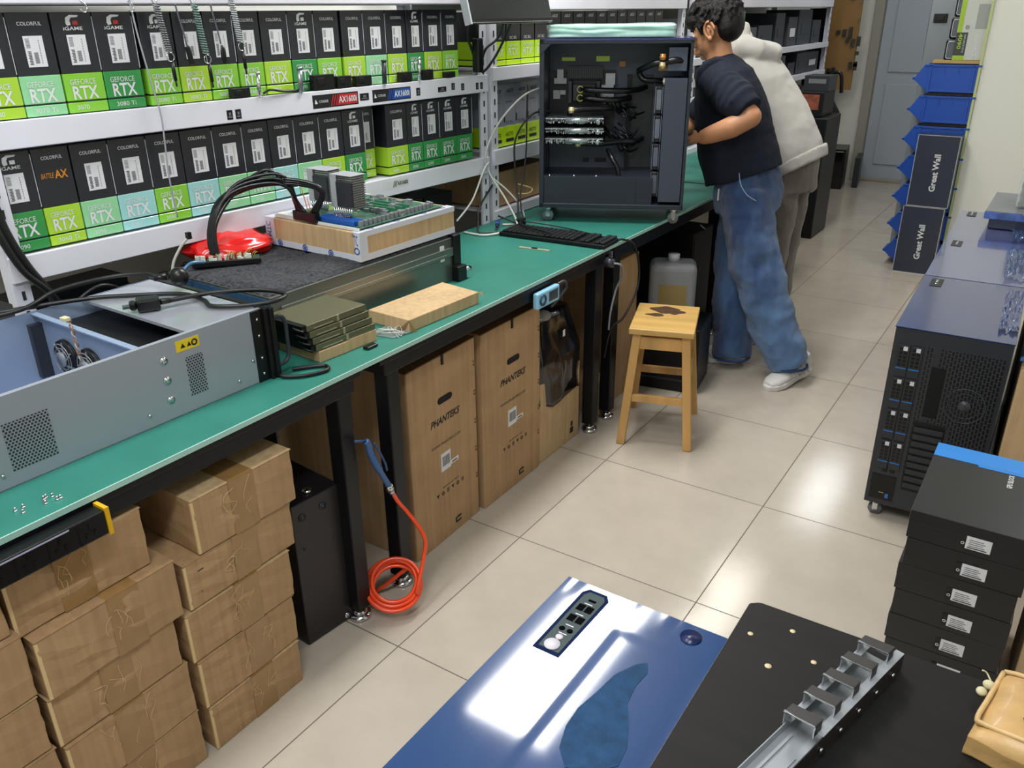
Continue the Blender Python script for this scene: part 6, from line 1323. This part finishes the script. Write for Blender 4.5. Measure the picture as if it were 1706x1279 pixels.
nk = MB(); nk.tube([Vector((-.123+.052*math.cos(a), 1.742+.058*math.sin(a), 1.352+.012*math.cos(a)))-O for a in [2*PI*i/24 for i in range(25)]], .007, 7); nk.build('collar', M_shirt, p1)
# jeans
j = MB()
j.tube(rel([(.045, 1.745, .955), (.06, 1.745, .90), (.07, 1.745, .82), (.08, 1.745, .74)]), [(.145, .10), (.16, .118), (.178, .145), (.17, .135)], 26)
j.tube(rel([(.085, 1.665, .84), (.12, 1.65, .68), (.18, 1.635, .50), (.25, 1.655, .32), (.31, 1.68, .18), (.345, 1.695, .085)]), [(.105), (.112), (.105), (.104), (.10), (.094)], 22)
j.tube(rel([(.05, 1.83, .84), (.035, 1.82, .66), (.035, 1.80, .46), (.05, 1.78, .27), (.06, 1.765, .13), (.065, 1.76, .045)]), [(.105), (.11), (.102), (.10), (.094), (.09)], 22)
jn = soft(j, 'jeans', M_jean, p1, .009, 3, True, .12, .042)
q = MB(); q.tube([Vector((.345+.088*math.cos(a), 1.695+.088*math.sin(a), .082))-O for a in [2*PI*i/26 for i in range(27)]], .006, 6).tube([Vector((.065+.085*math.cos(a), 1.76+.085*math.sin(a), .042))-O for a in [2*PI*i/26 for i in range(27)]], .006, 6)
q.build('hem', mat('denim_hem', '26457a', .85, bump=.5, bscale=400), p1)
q = MB(); q.tube(spline([tuple(Vector(v)-O) for v in ((.085, 1.552, .93), (.10, 1.543, .885), (.13, 1.545, .845), (.165, 1.565, .82))], 6), .0022, 5)
q.build('pocket_seam', mat('seam_thread', '8a9bb4', .7), p1)
MB().box(-.185, -.18, -.2, -.19, .80, .85).build('white_drawcord', M_lab, p1).location = (.055, .065, 0)
shoe(p1, (.085, 1.785, .0), (-.155, 1.70, 0)); shoe(p1, (.415, 1.80, .025), (.325, 1.585, 0), 0)
for c_ in [c for c in p1.children if c.name.startswith('shoe')]: c_.location -= O
for c_ in [c for c in p1.children if c.name.startswith('shoe')][1:]: c_.rotation_euler[1] = R(6)
# ---- person in grey hoodie
O = Vector((.03, 2.32, 0))
p2 = thing('person', 'person in a light grey hoodie and brown grey trousers bending behind the first one', 'person', O)
b = MB(); P, Rm = head(b, Vector((-.36, 2.3, 1.43))-O, (-.85, .0, -.5), (-.4, 0, .9), 1.0)
b.tube(rel([(-.32, 2.3, 1.38), (-.24, 2.3, 1.32), (-.18, 2.3, 1.27)]), [.05, .055, .07], 14)
b.tube(rel([(-.17, 2.3, 1.26), (-.05, 2.3, 1.08), (.06, 2.3, .9)]), [(.17, .1), (.16, .11), (.15, .12)], 18)
b.tube(rel([(-.17, 2.13, 1.25), (-.24, 2.07, 1.05), (-.42, 2.05, .95)]), [.05, .045, .035], 12); hand(b, Vector((-.42, 2.05, .95))-O, (-.95, 0, -.2), (0, 0, -1), 1, .3)
b.tube(rel([(-.17, 2.47, 1.25), (-.24, 2.52, 1.05), (-.42, 2.5, .95)]), [.05, .045, .035], 12); hand(b, Vector((-.42, 2.5, .95))-O, (-.95, 0, -.2), (0, 0, -1), -1, .3)
for y in (2.2, 2.4): b.tube(rel([(.07, y, .86), (.07, y, .48), (.08, y-.06, .1)]), [.08, .055, .04], 12)
soft(b, 'body', M_skin, p2, .008, 5); face_bits(p2, P, Rm)
hb = MB(); hb.ell(P(-.028, 0, .046), (.1, .084, .09), rot=Rm, n=20); hb.ell(P(-.07, 0, -.01), (.045, .068, .06), rot=Rm); soft(hb, 'hair', M_hair, p2, .006, 1)
s_ = MB()
s_.tube(rel([(-.215, 2.3, 1.33), (-.17, 2.3, 1.29), (-.11, 2.3, 1.20), (-.04, 2.3, 1.08), (.03, 2.3, .98), (.085, 2.3, .90), (.105, 2.3, .865)]), [(.12, .09), (.185, .12), (.205, .15), (.205, .165), (.20, .165), (.195, .155), (.19, .14)], 26)
s_.tube(rel([(-.17, 2.16, 1.27), (-.22, 2.09, 1.12), (-.30, 2.06, 1.03), (-.40, 2.05, .97)]), [.09, .075, .065, .05], 16); s_.tube(rel([(-.17, 2.44, 1.27), (-.22, 2.51, 1.12), (-.30, 2.52, 1.03), (-.40, 2.5, .97)]), [.09, .075, .065, .05], 16)
# hood: peak and roll
s_.tube(rel([(-.24, 2.22, 1.31), (-.215, 2.2, 1.38), (-.19, 2.21, 1.44), (-.18, 2.22, 1.49)]), [.08, .066, .048, .016], 14); s_.tube(rel([(-.28, 2.40, 1.32), (-.25, 2.40, 1.38), (-.21, 2.36, 1.44)]), [.045, .045, .03], 14)
s_.tube(rel([(-.24, 2.19, 1.36), (-.17, 2.17, 1.385), (-.10, 2.2, 1.375), (-.065, 2.28, 1.35), (-.09, 2.38, 1.36), (-.18, 2.42, 1.37)]), [.05, .055, .052, .05, .05, .045], 16)
s_.ell(Vector((-.16, 2.28, 1.36))-O, (.09, .1, .06))
soft(s_, 'grey_hoodie', M_hood, p2, .009, 4, True, .14, .022)
q = MB(); q.tube(rel([(.098, 2.3, .893), (.125, 2.3, .845)]), [(.197, .158), (.185, .145)], 28); soft(q, 'waist_band', M_hood, p2, .008, 4, True, .04, .006)
q = MB(); q.tube(rel([(.10, 2.3, .90), (.10, 2.3, .74)]), [(.16, .115), (.17, .12)], 20)
for y in (2.215, 2.395): q.tube(rel([(.08, y, .84), (.07, y, .6), (.065, y-.02, .4), (.07, y-.04, .2), (.08, y-.06, .07)]), [.09, .095, .088, .082, .078], 16)
soft(q, 'trousers', M_pant, p2, .009, 4, True, .1, .02)
shoe(p2, (.17, 2.14, 0), (-.05, 2.03, 0)); shoe(p2, (.12, 2.36, 0), (-.12, 2.30, 0))
for c_ in [c for c in p2.children if c.name.startswith('shoe')]: c_.location -= O
